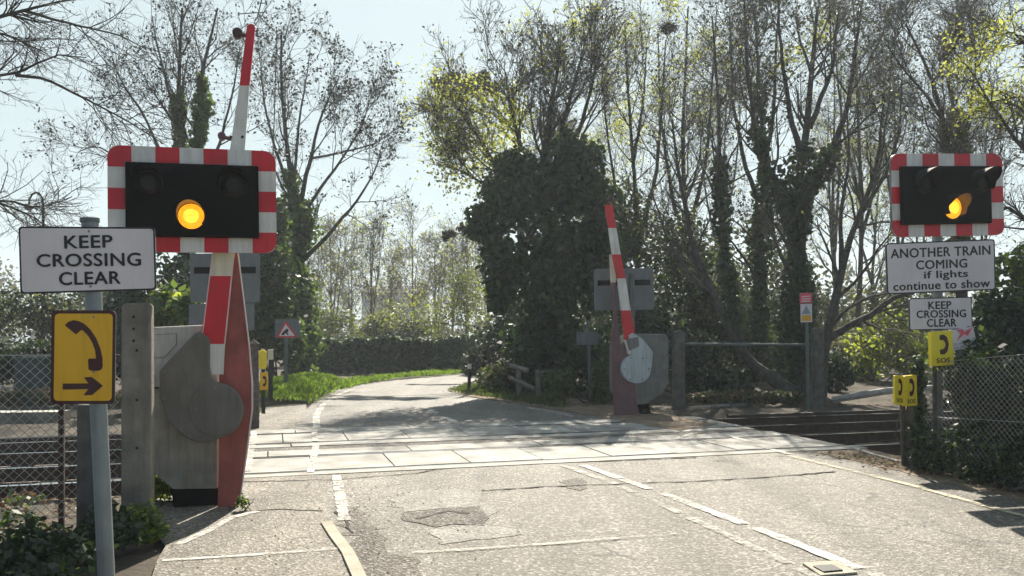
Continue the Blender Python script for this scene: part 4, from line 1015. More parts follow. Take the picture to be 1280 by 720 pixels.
def make_tree(name, label, group, base, stems, levels, seed, barkm='bark', twigm='twig', leaves=(), ivy=(), cat='tree', trunk_levels=1):
    """stems = [(points, r0, r1)], levels = spawn settings, leaves = [(n, size, material, spread)], ivy = [(stem, t0, t1, radius, n, size, material)]"""
    rng = np.random.default_rng(seed)
    t = thing(name, label, cat, base, group)
    K = 14
    P = np.stack([resample(s[0], K) for s in stems])
    R = np.stack([np.array(s[1])+(s[2]-s[1])*np.linspace(0, 1, K)**.8 for s in stems])
    P[:, 2:-1] += rng.normal(size=P[:, 2:-1].shape)*R[:, 2:-1, None]*.25
    if stems[0][1] > .12: R[0, 0] *= 1.45; R[0, 1] *= 1.08
    VV = []; FF = []; o = 0
    def add(Vx, Fx):
        nonlocal o
        VV.append(Vx); FF.append(Fx+o); o += len(Vx)
    add(*tubes(P, R, 8))
    allP = [(P, R)]; cur = (P, R); last = None; cV = []
    for li, prm in enumerate(levels):
        src = cur
        Q, r = spawn(src[0], src[1], prm, rng)
        if li < trunk_levels: add(*tubes(Q, r, 6))
        else: cV.append((Q, r))
        cur = (Q, r); last = Q
        if prm.get('also') is not None:
            pass
    np_obj('trunk', np.concatenate(VV), np.concatenate(FF), [barkm], parent=t, smooth=True)
    V2 = []; F2 = []; MI = []; mats = [twigm]; o2 = 0
    for Q, r in cV:
        Vx, Fx = tubes(Q, r, 4 if r.max() > .03 else 3); V2.append(Vx); F2.append(Fx+o2); MI.append(np.zeros(len(Fx))); o2 += len(Vx)
    for (n, size, m, spread, *sel) in leaves:
        if n == 'stem':                            # leaf flush round one limb: ('stem', n, material, size, stem, t0, t1, radius)
            n, m, size, (si, t0, t1, rad) = size, m, spread, sel
            tt = t0+(t1-t0)*rng.random(n); x = tt*(K-1); i = np.minimum(x.astype(int), K-2); f = (x-i)[:, None]
            c = P[si, i]*(1-f)+P[si, i+1]*f; cen = c[:14]+np.clip(rng.normal(size=(min(14, n), 3)), -1.1, 1.1)*rad*.7
            C = cen[rng.integers(0, len(cen), n)]+rng.normal(size=(n, 3))*rad*.42
            Vx, Fx = leaf_quads(C, size, rng); V2.append(Vx); F2.append(Fx+o2); o2 += len(Vx)
            mats.append(m); MI.append(np.full(len(Fx), len(mats)-1)); continue
        kk = last.shape[1]; i = rng.integers(0, len(last), n); j = rng.integers(1, kk, n)
        C = last[i, j]+rng.normal(size=(n, 3))*spread
        if sel:                                    # leaf flushes: only in some clumps of the crown
            cen = C[rng.integers(0, n, sel[0])]
            d = np.min(np.linalg.norm(C[:, None]-cen[None], axis=2), axis=1); C = C[d < sel[1]*rng.uniform(.4, 1.1, n)]
        Vx, Fx = leaf_quads(C, size, rng); V2.append(Vx); F2.append(Fx+o2); o2 += len(Vx)
        mats.append(m); MI.append(np.full(len(Fx), len(mats)-1))
    if V2: np_obj('crown', np.concatenate(V2), np.concatenate(F2), mats, np.concatenate(MI), parent=t)
    V3 = []; F3 = []; o3 = 0; MI3 = []; m3 = []
    for (si, t0, t1, rad, n, size, m) in ivy:
        tt = t0+(t1-t0)*rng.random(n); x = tt*(K-1); i = np.minimum(x.astype(int), K-2); f = (x-i)[:, None]
        c = P[si, i]*(1-f)+P[si, i+1]*f; lump = 0.65+.5*np.sin(tt*31+seed)*np.sin(tt*13)
        d = unit(rng.normal(size=(n, 3))*np.array([1, 1, .5])); rr = (rad*lump*rng.random(n)**.5)[:, None]+R[si, i][:, None]*.8
        Vx, Fx = leaf_quads(c+d*rr, size, rng, d*.8); V3.append(Vx); F3.append(Fx+o3); o3 += len(Vx)
        if m not in m3: m3.append(m)
        MI3.append(np.full(len(Fx), m3.index(m)))
    if V3: np_obj('ivy', np.concatenate(V3), np.concatenate(F3), m3, np.concatenate(MI3), parent=t)
    return t
def blob_points(blobs, n, rng, inner=.45, sub=9):
    """points through lumpy volumes; blobs = [(centre, (rx,ry,rz))]"""
    vol = np.array([r[0]*r[1]+r[0]*r[2]+r[1]*r[2] for _, r in blobs]); pick = rng.choice(len(blobs), n, p=vol/vol.sum())
    C = np.array([c for c, _ in blobs]); Rr = np.array([r for _, r in blobs])
    k = rng.integers(0, sub, n); dirs = unit(rng.normal(size=(len(blobs), sub, 3)))
    sc = C[pick]+dirs[pick, k]*Rr[pick]*.55
    d = unit(rng.normal(size=(n, 3))); rr = inner+(1-inner)*rng.random(n)**.6+np.where(rng.random(n) < .22, np.abs(rng.normal(size=n))*.22, 0)
    return sc+d*Rr[pick]*.55*rr[:, None], d
def bush(name, label, group, base, blobs, n, size, m, seed, stems=5, cat='bush', m2=None, f2=.25, zmin=0.02, stemh=.7):
    rng = np.random.default_rng(seed); t = thing(name, label, cat, base, group)
    C, d = blob_points(blobs, n, rng); C[:, 2] = np.maximum(C[:, 2], zmin+rng.random(n)*.08)
    V, F = leaf_quads(C, size, rng, d*.7+np.array([0, 0, .4]))
    mi = (rng.random(n) < (f2 if m2 else 0)).astype(int)
    np_obj('foliage', V, F, [m]+([m2] if m2 else []), mi, parent=t)
    if stems:
        Pp = []; 
        for i in range(stems):
            c, r = blobs[rng.integers(0, len(blobs))]; e = np.array(c)+rng.normal(size=3)*np.array(r)*.4; e[2] = max(e[2], min(.3, r[2]))
            s = np.array(base)+np.append(rng.normal(size=2)*min(r[0], .5)*.4, 0); s[2] = 0
            Pp.append(resample([s, (s+e)/2+rng.normal(size=3)*.1, s+(e-s)*stemh*1.2], 6))
        Pp = np.stack(Pp); Rr = np.broadcast_to(np.linspace(.03, .012, 6)*min(1, max(r[2] for _, r in blobs)*2.2), Pp.shape[:2])
        np_obj('stem', *tubes(Pp, Rr, 5), ['bark'], parent=t)
    return t
def ell(px, py, Y, rx, rz, ry=None):
    """ellipsoid from picture sizes (pixels) at depth Y"""
    k = Y/1000; return (at(px, py, Y), (rx*k, (ry if ry else (rx+rz)/2)*k, rz*k))
def S_(pts, Y, r0, r1):
    if Y > 15: pts = [(p[0], max(p[1], -8+(p[0]*7 % 9)*2), *p[2:]) for p in pts]
    """stem from picture points at depth Y (or points with their own depth)"""
    return ([at(p[0], p[1], p[2] if len(p) > 2 else Y) for p in pts], r0, r1)
def gbase(px, Y, z=0.0): return ((px-640)/1000*Y, Y, z)
def copy_thing(src, loc, rot, sc, label, group=None):
    c = src.copy(); COL.objects.link(c); c.location = loc; c.rotation_euler = (0, 0, rot); c.scale = (sc, sc, sc)
    c['label'] = label
    if group: c['group'] = group
    for ch in src.children:
        d = ch.copy(); COL.objects.link(d); d.parent = c
    return c

GW = 'bare trees of the wood right of the crossing'
GL = 'bare trees behind the left side of the crossing'
GC = 'thin bare trees behind the hedge'
def lv(n1, L1, n2, L2, n3, L3, n4=0, L4=.5, rmin=.010, up=.2, a1=(28, 55), trop=.07, tmin=.3, wig=.13):
    out = [dict(n=n1, L=L1, ang=a1, k=8, wig=wig, up=up, trop=trop, tmin=tmin, rmin=rmin*1.6, rf=.45),
           dict(n=n2, L=L2, ang=(25, 60), k=6, wig=wig*1.15, up=up*.8, trop=trop, tmin=.15, rmin=rmin*1.15, rf=.55),
           dict(n=n3, L=L3, ang=(25, 65), k=4, wig=wig*1.3, up=up*.6, trop=trop*.7, tmin=.1, rmin=rmin*.8, rf=.6)]
    if n4: out.append(dict(n=n4, L=L4, ang=(25, 70), k=3, wig=wig*1.3, up=up*.5, trop=trop*.5, tmin=.1, rmin=rmin*.6, rf=.7))
    return out

# --- overhanging bare tree at the far left edge
Y = 10.5
make_tree('bare_tree', 'bare tree whose long branches reach in from the upper left edge', GL, gbase(-235, Y),
    [S_([(-235, 560), (-228, 300), (-215, 100), (-200, -200)], Y, .26, .12),
     S_([(-220, 190), (-120, 70), (-40, 32), (0, 22), (30, 13), (70, 2), (110, -4)], Y, .07, .010),
     S_([(30, 13), (75, 27), (115, 36), (150, 44), (180, 60)], Y, .024, .006),
     S_([(-222, 240), (-110, 120), (-30, 98), (0, 94), (20, 94), (36, 87), (58, 70), (85, 66), (108, 72)], Y, .06, .007),
     S_([(20, 94), (55, 98), (85, 112), (112, 126), (160, 152), (205, 180)], Y, .024, .006),
     S_([(-60, 60), (0, 40), (28, 52), (52, 64), (60, 68)], Y, .03, .007),
     S_([(-222, 330), (-90, 270), (0, 248), (25, 254), (52, 262), (75, 252), (90, 246)], Y, .045, .006),
     S_([(-60, 225), (-20, 247), (0, 254), (35, 268), (62, 284)], Y, .035, .006),
     S_([(-222, 150), (-100, -20), (-20, -60), (60, -70), (130, -60)], Y, .05, .008)],
    [dict(n=260, L=1.0, ang=(25, 60), k=6, wig=.16, up=.05, trop=.02, tmin=.3, rmin=.0055, rf=.5, rmax=.012),
     dict(n=1100, L=.55, ang=(25, 60), k=5, wig=.18, up=.0, trop=-.02, tmin=.1, rmin=.0038, rf=.6),
     dict(n=2600, L=.26, ang=(25, 60), k=3, wig=.2, up=.05, trop=.0, tmin=.1, rmin=.0026, rf=.6)], 11, 'bark', 'twig', leaves=[(1500, .022, 'bud', .01)])

# --- left trees
Y = 22
make_tree('budding_tree', 'wide budding tree with twin ivy wrapped stems rising behind the near striped signal board', GL, gbase(228, Y),
    [S_([(232, 490), (232, 330), (230, 220), (222, 140), (224, 70), (228, 10)], Y, .20, .03),
     S_([(231, 300), (242, 220), (252, 150), (252, 88), (262, 55), (272, 10)], Y, .15, .025),
     S_([(230, 290), (205, 200), (178, 140), (150, 100), (140, 70)], Y, .08, .014),
     S_([(234, 290), (190, 230), (150, 200), (120, 180), (98, 190)], Y, .07, .012),
     S_([(240, 250), (275, 180), (292, 110), (300, 60)], Y, .07, .014),
     S_([(228, 180), (210, 110), (195, 50), (190, 20)], Y, .06, .012)],
    lv(50, 2.8, 300, 1.5, 1300, .7, 2900, .36, rmin=.0055, up=.08), 21, 'bark', 'twig', leaves=[(4200, .065, 'bud_dark', .04)],
    ivy=[(0, .45, .78, .24, 2000, .12, 'ivy_light'), (1, .25, .70, .24, 2000, .12, 'ivy_light'), (0, 0, .55, .5, 2500, .15, 'ivy')])
Y = 27
make_tree('budding_tree', 'budding tree with ivy trunk and one long limb sweeping right over the far road', GL, gbase(373, Y),
    [S_([(373, 482), (373, 400), (371, 320), (368, 250), (358, 170), (350, 90), (352, 40)], Y, .20, .03),
     S_([(371, 300), (378, 240), (394, 170), (412, 120), (424, 96)], Y, .12, .02),
     S_([(374, 330), (405, 300), (432, 268), (455, 238), (468, 215), (478, 190)], Y, .095, .018),
     S_([(372, 280), (400, 235), (430, 195), (452, 160), (462, 125)], Y, .08, .015),
     S_([(369, 260), (345, 190), (330, 130), (326, 80)], Y, .08, .015),
     S_([(389, 198), (430, 190), (468, 180), (498, 160)], Y, .05, .012),
     S_([(366, 240), (374, 150), (384, 90), (388, 60)], Y, .07, .014)],
    lv(54, 2.4, 320, 1.35, 1400, .66, 3000, .36, rmin=.0065, up=.1), 22, 'bark', 'twig', leaves=[(4600, .085, 'bud_dark', .06)],
    ivy=[(0, 0, .5, .6, 3600, .17, 'ivy'), (0, .1, .52, .95, 2600, .17, 'ivy_light'), (0, .5, .62, .3, 500, .16, 'ivy_light'), (1, 0, .25, .35, 500, .16, 'ivy_light')])
Y = 24
def bb(pts, Y): return [ell(p[0], p[1], Y, p[2], p[3] if len(p) > 3 else p[2]) for p in pts]
bush('ivy_bush', 'tall dark ivy mass between the near barrier boom and the toad sign', None, gbase(338, Y), bb([(340, 330, 34, 60), (345, 400, 40, 60), (338, 270, 22, 35), (315, 380, 30, 50)], Y), 6500, .17, 'ivy', 31, m2='ivy_light', f2=.3)
bush('shrub', 'leafy yellow green shrub above the barrier cabinet, left of the red boom', None, gbase(212, 16), bb([(205, 385, 24, 30), (230, 390, 22, 40), (190, 410, 20, 25)], 16), 1500, .16, 'ivy_light', 32, m2='lime', f2=.15)
bush('evergreen_bush', 'dark evergreen behind the barrier cabinet, left of the grey signal back', None, gbase(215, 20), bb([(205, 360, 40, 50), (175, 400, 35, 50), (225, 420, 30, 50), (150, 420, 30, 40)], 20), 5000, .15, 'evergreen', 33, m2='ivy_light', f2=.08)
# left background
bush('shrub', 'loose olive shrub above the left hedge, left of the leaning pole', None, gbase(45, 26), bb([(30, 390, 50, 40), (75, 400, 40, 40), (-30, 400, 50, 35)], 26), 5200, .12, 'evergreen', 34, m2='olive', f2=.35)
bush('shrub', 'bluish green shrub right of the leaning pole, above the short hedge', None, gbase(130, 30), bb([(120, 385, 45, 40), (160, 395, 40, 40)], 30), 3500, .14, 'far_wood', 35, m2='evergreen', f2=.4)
Y = 19
bush('bramble', 'low brown and green brambles on the bank below the left hedge', None, gbase(60, 15.5), bb([(-80+i*34, 497, 24, 11) for i in range(8)], 15.5), 4200, .075, 'bramble', 37, m2='dead', f2=.45, stems=0)
bush('hedge', 'low dark bramble hedge along the far side of the track, left', None, gbase(40, Y), bb([(-60+i*36, 452, 30, 30) for i in range(8)], Y), 13000, .10, 'ivy_dark', 36, m2='bramble', f2=.25, cat='hedge')

# --- hedge by the far road
rng = np.random.default_rng(41); hp = np.array([at(x, 478, y)[:2] for x, y in ((375, 33.5), (430, 32.5), (500, 32.2), (560, 33.0), (586, 34.5), (592, 37))])
n = 36000; d_ = np.r_[0, np.cumsum(np.linalg.norm(np.diff(hp, axis=0), axis=1))]; q_ = rng.random(n)*d_[-1]
cx_ = np.interp(q_, d_, hp[:, 0]); cy_ = np.interp(q_, d_, hp[:, 1]); top_ = 1.34+.06*np.sin(q_*1.9)+.05*np.sin(q_*4.7+1)+.04*np.sin(q_*13)+.10*rng.random(n)**5
face = rng.random(n); dep = rng.random(n)**2*.35; dy = np.where(face < .62, -.55+dep, rng.uniform(-.55, .55, n)); hz_ = np.where(face < .62, rng.random(n)*top_, top_-rng.random(n)**2*.3)
bul = .07*np.sin(q_*2.7+hz_*3)+.05*np.sin(q_*6.1); C = np.c_[cx_, cy_+dy-bul*(face < .62), hz_]+rng.normal(size=(n, 3))*.03
Vx, Fx = leaf_quads(C, .11, rng, np.where((face < .62)[:, None], np.array([0, -1.2, .3]), np.array([0, 0, 1.2])))
t = thing('hedge', 'long clipped dark hedge along the outside of the far road bend', 'hedge', (hp[2][0], hp[2][1], 0))
np_obj('foliage', Vx, Fx, ['laurel', 'evergreen', 'ivy_light'], rng.choice(3, n, p=(.62, .28, .10)), parent=t)
P_ = np.stack([resample([(x, y, 0), (x+.05, y, .6), (x-.04, y+.05, 1.15)], 5) for x, y in zip(np.interp(np.linspace(0, d_[-1], 16), d_, hp[:, 0]), np.interp(np.linspace(0, d_[-1], 16), d_, hp[:, 1]))])
np_obj('stem', *tubes(P_, np.full(P_.shape[:2], .03), 5), ['bark'], parent=t)
# --- thin trees behind the hedge
Y = 44
def thin_proto(label, px, top, Y, seed, stems_n, leafm, n_leaf, barkm='bark_warm', twigm='twig_warm'):
    rr = random.Random(seed); st = []
    for i in range(stems_n):
        x = px+rr.uniform(-4, 4) if i else px; dx = rr.uniform(-22, 22) if i else rr.uniform(-5, 5)
        st.append(S_([(x, 455), (x+dx*.25, 400), (x+dx*.6, (400+top)/2), (x+dx, top+rr.uniform(0, 30)*(i > 0))], Y, .10 if i == 0 else .07, .015))
    return make_tree('thin_tree', label, GC, gbase(px, Y), st, lv(34, 2.4, 150, 1.3, 650, .7, 1000, .4, rmin=.011, up=.12, a1=(32, 62), trop=.05, tmin=.3), seed, barkm, twigm, leaves=[(n_leaf, .10, leafm, .08), (500, .11, 'young', .15)])
tA = thin_proto('slender warm lit bare tree behind the hedge, right of the toad sign', 415, 292, 44, 51, 3, 'olive', 1300)
tB = thin_proto('slender bare tree with forked stems above the middle of the hedge', 462, 285, 46, 52, 3, 'bud', 900)
tC = thin_proto('tallest slender bare tree behind the hedge, left of the distant pale building', 515, 275, 50, 53, 2, 'olive', 1000)
for i, (src, px, Y, sc, lab) in enumerate(((tA, 545, 47, .95, 'thin warm bare tree behind the right end of the hedge'), (tB, 585, 43, .9, 'thin forked bare tree close to the dark ivy tree, behind the far bend'),
        (tC, 440, 56, .95, 'thin bare tree further back between two hedge trees'), (tA, 490, 60, 1.0, 'pale bare tree standing before the distant building'), (tC, 565, 58, 1.0, 'faint bare tree above the far road bend'),
        (tB, 395, 60, 1.05, 'faint bare tree behind the ivy trunk near the toad sign'), (tA, 610, 52, 1.05, 'warm bare tree partly hidden by the dark ivy tree'))):
    copy_thing(src, gbase(px, Y), i*1.3+.7, sc, lab, GC)
bush('shrub', 'olive yellow shrub over the left end of the hedge', None, gbase(425, 40), bb([(420, 405, 30, 25), (450, 412, 34, 26), (395, 395, 25, 40), (480, 400, 30, 30)], 40), 5200, .11, 'olive', 54, m2='lime', f2=.4)
bush('shrub', 'yellow green shrub over the right end of the hedge', None, gbase(590, 41), bb([(560, 395, 30, 35), (595, 380, 30, 45), (535, 410, 34, 28), (580, 350, 26, 35), (520, 395, 28, 34)], 41), 6000, .11, 'olive', 55, m2='lime', f2=.4)
bush('evergreen_bush', 'dark bluish evergreen behind the middle of the hedge', None, gbase(495, 40), bb([(478, 410, 24, 18), (505, 415, 25, 18), (345, 410, 25, 30), (372, 425, 25, 25)], 40), 3000, .13, 'evergreen', 56)

# --- big ivy tree right of the far road
Y = 21.5
make_tree('ivy_tree', 'massive dark ivy smothered tree at the right of the far road with budding crown', None, gbase(690, Y),
    [S_([(695, 500), (690, 400), (684, 300), (680, 220), (690, 130), (700, 60)], Y, .30, .03),
     S_([(684, 330), (650, 270), (615, 200), (585, 150), (560, 120)], Y, .13, .018),
     S_([(684, 290), (655, 200), (640, 140), (632, 90)], Y, .13, .018),
     S_([(684, 260), (720, 180), (740, 110), (748, 50)], Y, .12, .018),
     S_([(660, 290), (620, 240), (580, 215), (545, 200)], Y, .08, .014),
     S_([(690, 230), (705, 150), (722, 90), (735, 40)], Y, .10, .015)],
    lv(80, 2.3, 560, 1.2, 2600, .6, 6000, .32, rmin=.0085, up=.15), 61, 'bark', 'twig_pale',
    leaves=[(4200, .07, 'bud', .05), (14000, .065, 'young', .06, 9, .75), ('stem', 4800, 'young', .07, 1, .55, 1.0, .95), ('stem', 500, 'young', .09, 2, .7, 1.0, .4), ('stem', 600, 'olive', .09, 4, .5, 1.0, .6)])
bush('ivy_mass', 'dark ivy curtain hanging over the ivy tree right of the far road', None, gbase(690, Y-.6),
     bb([(690, 235, 46, 40), (632, 262, 46, 42), (700, 290, 52, 60), (636, 325, 38, 46), (735, 235, 40, 46), (690, 370, 54, 60), (662, 420, 34, 50), (705, 445, 52, 50), (660, 468, 30, 24), (748, 320, 30, 60), (606, 278, 28, 26), (650, 205, 32, 26), (722, 190, 34, 28), (625, 370, 20, 24)], Y-.6), 27000, .15, 'ivy', 62, m2='ivy_light', f2=.05, stems=8)
bush('bramble', 'pale tangled bramble at the foot of the ivy tree beside the small blank sign', None, gbase(750, 17.6), bb([(752, 470, 20, 35), (700, 480, 25, 20), (770, 440, 18, 50)], 17.6), 2600, .10, 'bramble', 63, m2='ivy_light', f2=.3)
bush('bramble', 'dark bramble spilling over the right verge by the far road bend', None, gbase(630, 20.6), bb([(620, 472, 26, 18), (650, 480, 24, 14)], 20.6), 1800, .10, 'bramble', 64, m2='dead', f2=.2)
bush('evergreen_bush', 'dark evergreen closing the gap between the clipped hedge and the ivy tree', None, gbase(620, 31), bb([(612, 430, 26, 42), (640, 400, 30, 60), (590, 450, 18, 24), (650, 455, 30, 30)], 31), 6500, .13, 'ivy_dark', 66, m2='ivy_light', f2=.10)
# pine behind
rng = np.random.default_rng(65); Y = 30
t = make_tree('pine_tree', 'dark pine showing bronze needle tufts left of the ivy tree crown', None, gbase(650, Y), [S_([(655, 480), (652, 300), (645, 150), (640, 110)], Y, .22, .06), S_([(645, 170), (610, 125), (575, 110), (548, 108)], Y, .07, .02), S_([(646, 180), (600, 140), (560, 132), (530, 134)], Y, .06, .015), S_([(650, 330), (610, 300), (580, 290), (555, 297)], Y, .06, .015), S_([(645, 160), (620, 110), (600, 96)], Y, .06, .02)],
    [dict(n=60, L=.8, ang=(30, 70), k=5, wig=.15, up=.1, tmin=.55, rmin=.012)], 65)
cl = [(548, 103, 12, 8), (565, 98, 13, 7), (585, 108, 14, 9), (560, 118, 12, 8), (600, 96, 12, 8), (575, 125, 10, 7), (530, 134, 7, 4), (545, 136, 9, 5), (562, 292, 9, 5), (580, 287, 10, 6), (596, 292, 12, 8), (555, 298, 5, 3), (610, 110, 15, 10)]
C, d = blob_points(bb(cl, Y), 3600, rng); Vx, Fx = leaf_quads(C, .17, rng, None, .3)
np_obj('needles', Vx, Fx, ['needle', 'needle_red'], (rng.random(len(Fx)) < .22).astype(int), parent=t)

# --- the wood to the right
def wood(label, stems, Y, seed, ivy=(), leaves=(), lvl=None, base=None, barkm='bark', twigm='twig_pale', name='bare_tree', group=GW):
    return make_tree(name, label, group, gbase(base if base is not None else stems[0][0][0], Y), [S_(s[0:-2], Y, s[-2]*.8, s[-1]*.7) for s in stems], lvl or lv(44, 2.5, 220, 1.45, 800, .75, 1700, .42, rmin=.0055, up=.12, a1=(30, 62), trop=.045), seed, barkm, twigm, leaves, ivy)
Y = 20
wood('big central tree with thick ivy trunk behind the small red and yellow notice', [[(1000, 502), (999, 420), (997, 320), (998, 240), (1008, 150), (1018, 60), (1022, -40), .30, .05],
     [(998, 310), (970, 240), (945, 170), (935, 90), (930, 0), .15, .04], [(998, 270), (1035, 200), (1058, 140), (1070, 60), (1078, -20), .15, .04], [(1003, 200), (985, 130), (975, 50), (972, -30), .12, .03], [(1012, 160), (1040, 90), (1048, 10), .10, .03]], Y, 71,
     ivy=[(0, 0, .5, .36, 5200, .12, 'ivy'), (0, .45, .65, .4, 1000, .12, 'ivy'), (1, .1, .5, .28, 1200, .12, 'ivy'), (2, .05, .35, .25, 700, .12, 'ivy')], leaves=[(3000, .07, 'bud', .05)])
wood('curved tree with a heavy low limb reaching right behind the right signal plates', [[(1022, 500), (1030, 450), (1038, 400), (1050, 340), (1075, 270), (1098, 200), (1105, 120), .20, .03],
     [(1032, 425), (1060, 408), (1090, 392), (1112, 375), (1140, 365), (1180, 352), .13, .05], [(1036, 410), (1060, 385), (1085, 372), (1110, 366), .07, .03], [(1052, 335), (1050, 270), (1062, 200), (1058, 130), .09, .02], [(1078, 265), (1110, 215), (1125, 160), (1128, 90), .07, .02]], 19, 72, leaves=[(1500, .06, 'bud', .05), (600, .055, 'young', .06)])
wood('leaning trunk crossing low behind the thin rail, bending up to the left', [[(988, 492), (962, 470), (938, 452), (915, 420), (892, 370), (868, 310), (850, 230), (840, 150), .20, .035],
     [(932, 448), (915, 390), (905, 320), (900, 230), (898, 130), (890, 20), .14, .03], [(890, 368), (862, 345), (835, 300), (815, 240), .08, .02]], 19.5, 73,
     ivy=[(1, .1, .6, .25, 1400, .13, 'ivy')], leaves=[(1500, .06, 'bud', .05), (600, .055, 'young', .06)])
wood('straight ivy wrapped tree left of the big central trunk', [[(946, 500), (948, 400), (951, 290), (955, 200), (950, 120), (945, 40), (942, -50), .20, .04], [(951, 260), (925, 190), (915, 110), (912, 20), .10, .03], [(954, 210), (968, 140), (970, 60), (975, -20), .09, .03]], 22, 74,
     ivy=[(0, 0, .5, .32, 2600, .13, 'ivy'), (0, .5, .8, .3, 900, .12, 'ivy')], leaves=[(2500, .08, 'bud', .05), (9000, .08, 'young', .08, 5, .6)])
YL = [(1500, .065, 'bud', .06), (1600, .06, 'young', .07), (15000, .06, 'young', .07, 8, .75)]
p1 = wood('tall slender tree with yellow green flushes above the distant barrier boom', [[(790, 500), (795, 400), (798, 290), (790, 180), (784, 100), (781, 30), .17, .03], [(797, 310), (820, 220), (828, 130), (832, 50), .11, .025], [(796, 330), (770, 240), (758, 160), (752, 80), .09, .02], [(792, 200), (805, 120), (808, 60), .08, .02]], 24, 75, leaves=YL)
p2 = wood('tall grey forked tree behind the two concrete posts', [[(868, 500), (866, 400), (860, 300), (852, 200), (856, 100), (860, 10), .18, .035], [(862, 320), (838, 240), (826, 150), (822, 40), .11, .025], [(860, 290), (884, 200), (890, 110), (896, 0), .10, .025]], 25, 76, leaves=[(1500, .065, 'bud', .06), (1000, .06, 'young', .07), (8000, .06, 'young', .07, 5, .7)])
p3 = wood('slim straight tree with fine upright twigs right of the central ivy trunk', [[(1072, 500), (1074, 400), (1078, 280), (1074, 170), (1070, 80), (1066, -30), .15, .03], [(1076, 300), (1100, 210), (1112, 120), (1116, 40), .09, .02], [(1075, 250), (1055, 170), (1046, 90), (1044, 0), .09, .02]], 26, 77, leaves=[(2500, .08, 'bud', .06)])
for i, (src, px, Y, sc, lab) in enumerate(((p1, 745, 29, .80, 'pale tree behind the right shoulder of the dark ivy tree'), (p3, 905, 34, 1.0, 'thin tree deep in the wood left of the ivy wrapped trunks'),
        (p2, 1045, 33, 1.05, 'grey forked tree deep in the wood behind the heavy low limb'), (p3, 1120, 30, .9, 'thin tree deep in the wood just left of the right striped board'),
        (p1, 1095, 38, .95, 'far yellow flushed tree left of the right signal'),
        (p2, 720, 36, .72, 'far tree peeping over the ivy tree crown'), (p2, 1160, 36, .8, 'far grey tree behind the right striped board'), (p3, 1230, 33, .85, 'far thin tree right of the right striped board'))):
    copy_thing(src, gbase(px, Y), i*2.1+.4, sc, lab, GW)
wood('twin stemmed tree leaning left above the right striped signal board', [[(1210, 500), (1200, 350), (1192, 230), (1178, 140), (1158, 80), (1132, 30), .17, .03], [(1203, 420), (1208, 260), (1204, 180), (1186, 110), (1180, 40), .14, .025], [(1180, 150), (1150, 110), (1128, 85), (1112, 60), .06, .012], [(1204, 190), (1215, 120), (1222, 60), .06, .014]], 17, 78,
     ivy=[(0, .3, .72, .22, 1100, .11, 'olive'), (1, .3, .75, .22, 1000, .11, 'olive')], leaves=[(1600, .05, 'bud', .04)], lvl=lv(46, 2.0, 320, 1.1, 1500, .55, 3200, .3, rmin=.007, up=.3))
wood('tree at the far right edge with crooked limbs and yellow green leaf clusters', [[(1370, 560), (1355, 400), (1330, 300), (1310, 180), (1300, 0), .22, .08], [(1335, 320), (1300, 285), (1275, 270), (1258, 258), (1240, 262), (1225, 248), .075, .015], [(1318, 240), (1290, 200), (1262, 165), (1238, 130), (1215, 90), (1190, 60), .06, .010], [(1310, 170), (1280, 120), (1250, 125), (1225, 130), .04, .008], [(1305, 90), (1270, 40), (1240, 45), (1215, 60), .045, .008], [(1303, 20), (1270, -10), (1230, 0), (1200, -10), .04, .01]], 12.5, 79, base=1370,
     leaves=[(700, .035, 'bud', .03), ('stem', 900, 'young', .042, 2, .62, 1, .28), ('stem', 1500, 'young', .042, 3, .35, 1, .3), ('stem', 600, 'young', .042, 4, .4, 1, .3)], lvl=[dict(n=110, L=1.1, ang=(30, 65), k=6, wig=.2, up=.1, trop=.03, tmin=.3, rmin=.006, rf=.5), dict(n=600, L=.6, ang=(25, 65), k=5, wig=.2, up=.05, tmin=.1, rmin=.0045), dict(n=1700, L=.3, ang=(25, 65), k=3, wig=.2, up=.05, tmin=.1, rmin=.003)])
# undergrowth of the wood
Y = 23
bush('bush', 'bright yellow green bush under the heavy limb, left of the right signal plates', None, gbase(1090, Y), bb([(1090, 440, 34, 35), (1120, 415, 30, 45), (1065, 465, 26, 22), (1140, 450, 28, 35)], Y), 4200, .12, 'lime', 81, m2='olive', f2=.45)
bush('bush', 'olive thicket behind the bright bush at right', None, gbase(1130, 27), bb([(1100, 400, 45, 50), (1150, 390, 45, 60), (1060, 430, 35, 40)], 27), 4500, .15, 'olive', 82, m2='far_wood', f2=.4)
bush('evergreen_bush', 'dark holly at the base of the big central ivy trunk', None, gbase(1045, 20.5), bb([(1045, 465, 22, 26), (1018, 475, 22, 22)], 20.5), 1700, .11, 'evergreen', 83)
bush('evergreen_bush', 'dark undergrowth behind the left concrete post and the distant barrier', None, gbase(850, 20), bb([(830, 440, 40, 50), (870, 455, 40, 40), (800, 420, 35, 60), (905, 475, 35, 25)], 20), 6000, .13, 'evergreen', 84, m2='ivy_light', f2=.05)
bush('evergreen_bush', 'tall dark ivy thicket between the boom of the distant barrier and the leaning trunk', None, gbase(835, 24), bb([(795, 300, 48, 80), (845, 320, 50, 75), (885, 360, 45, 70), (790, 410, 45, 55), (765, 350, 40, 90), (850, 420, 60, 50)], 24), 20000, .11, 'ivy', 85, m2='olive', f2=.22)
bush('bush', 'dim bramble bank behind the thin rail', None, gbase(950, 24), bb([(925, 430, 40, 40), (970, 440, 40, 40), (1010, 430, 30, 40), (900, 400, 40, 50)], 24), 5200, .13, 'bramble', 86, m2='olive', f2=.25)
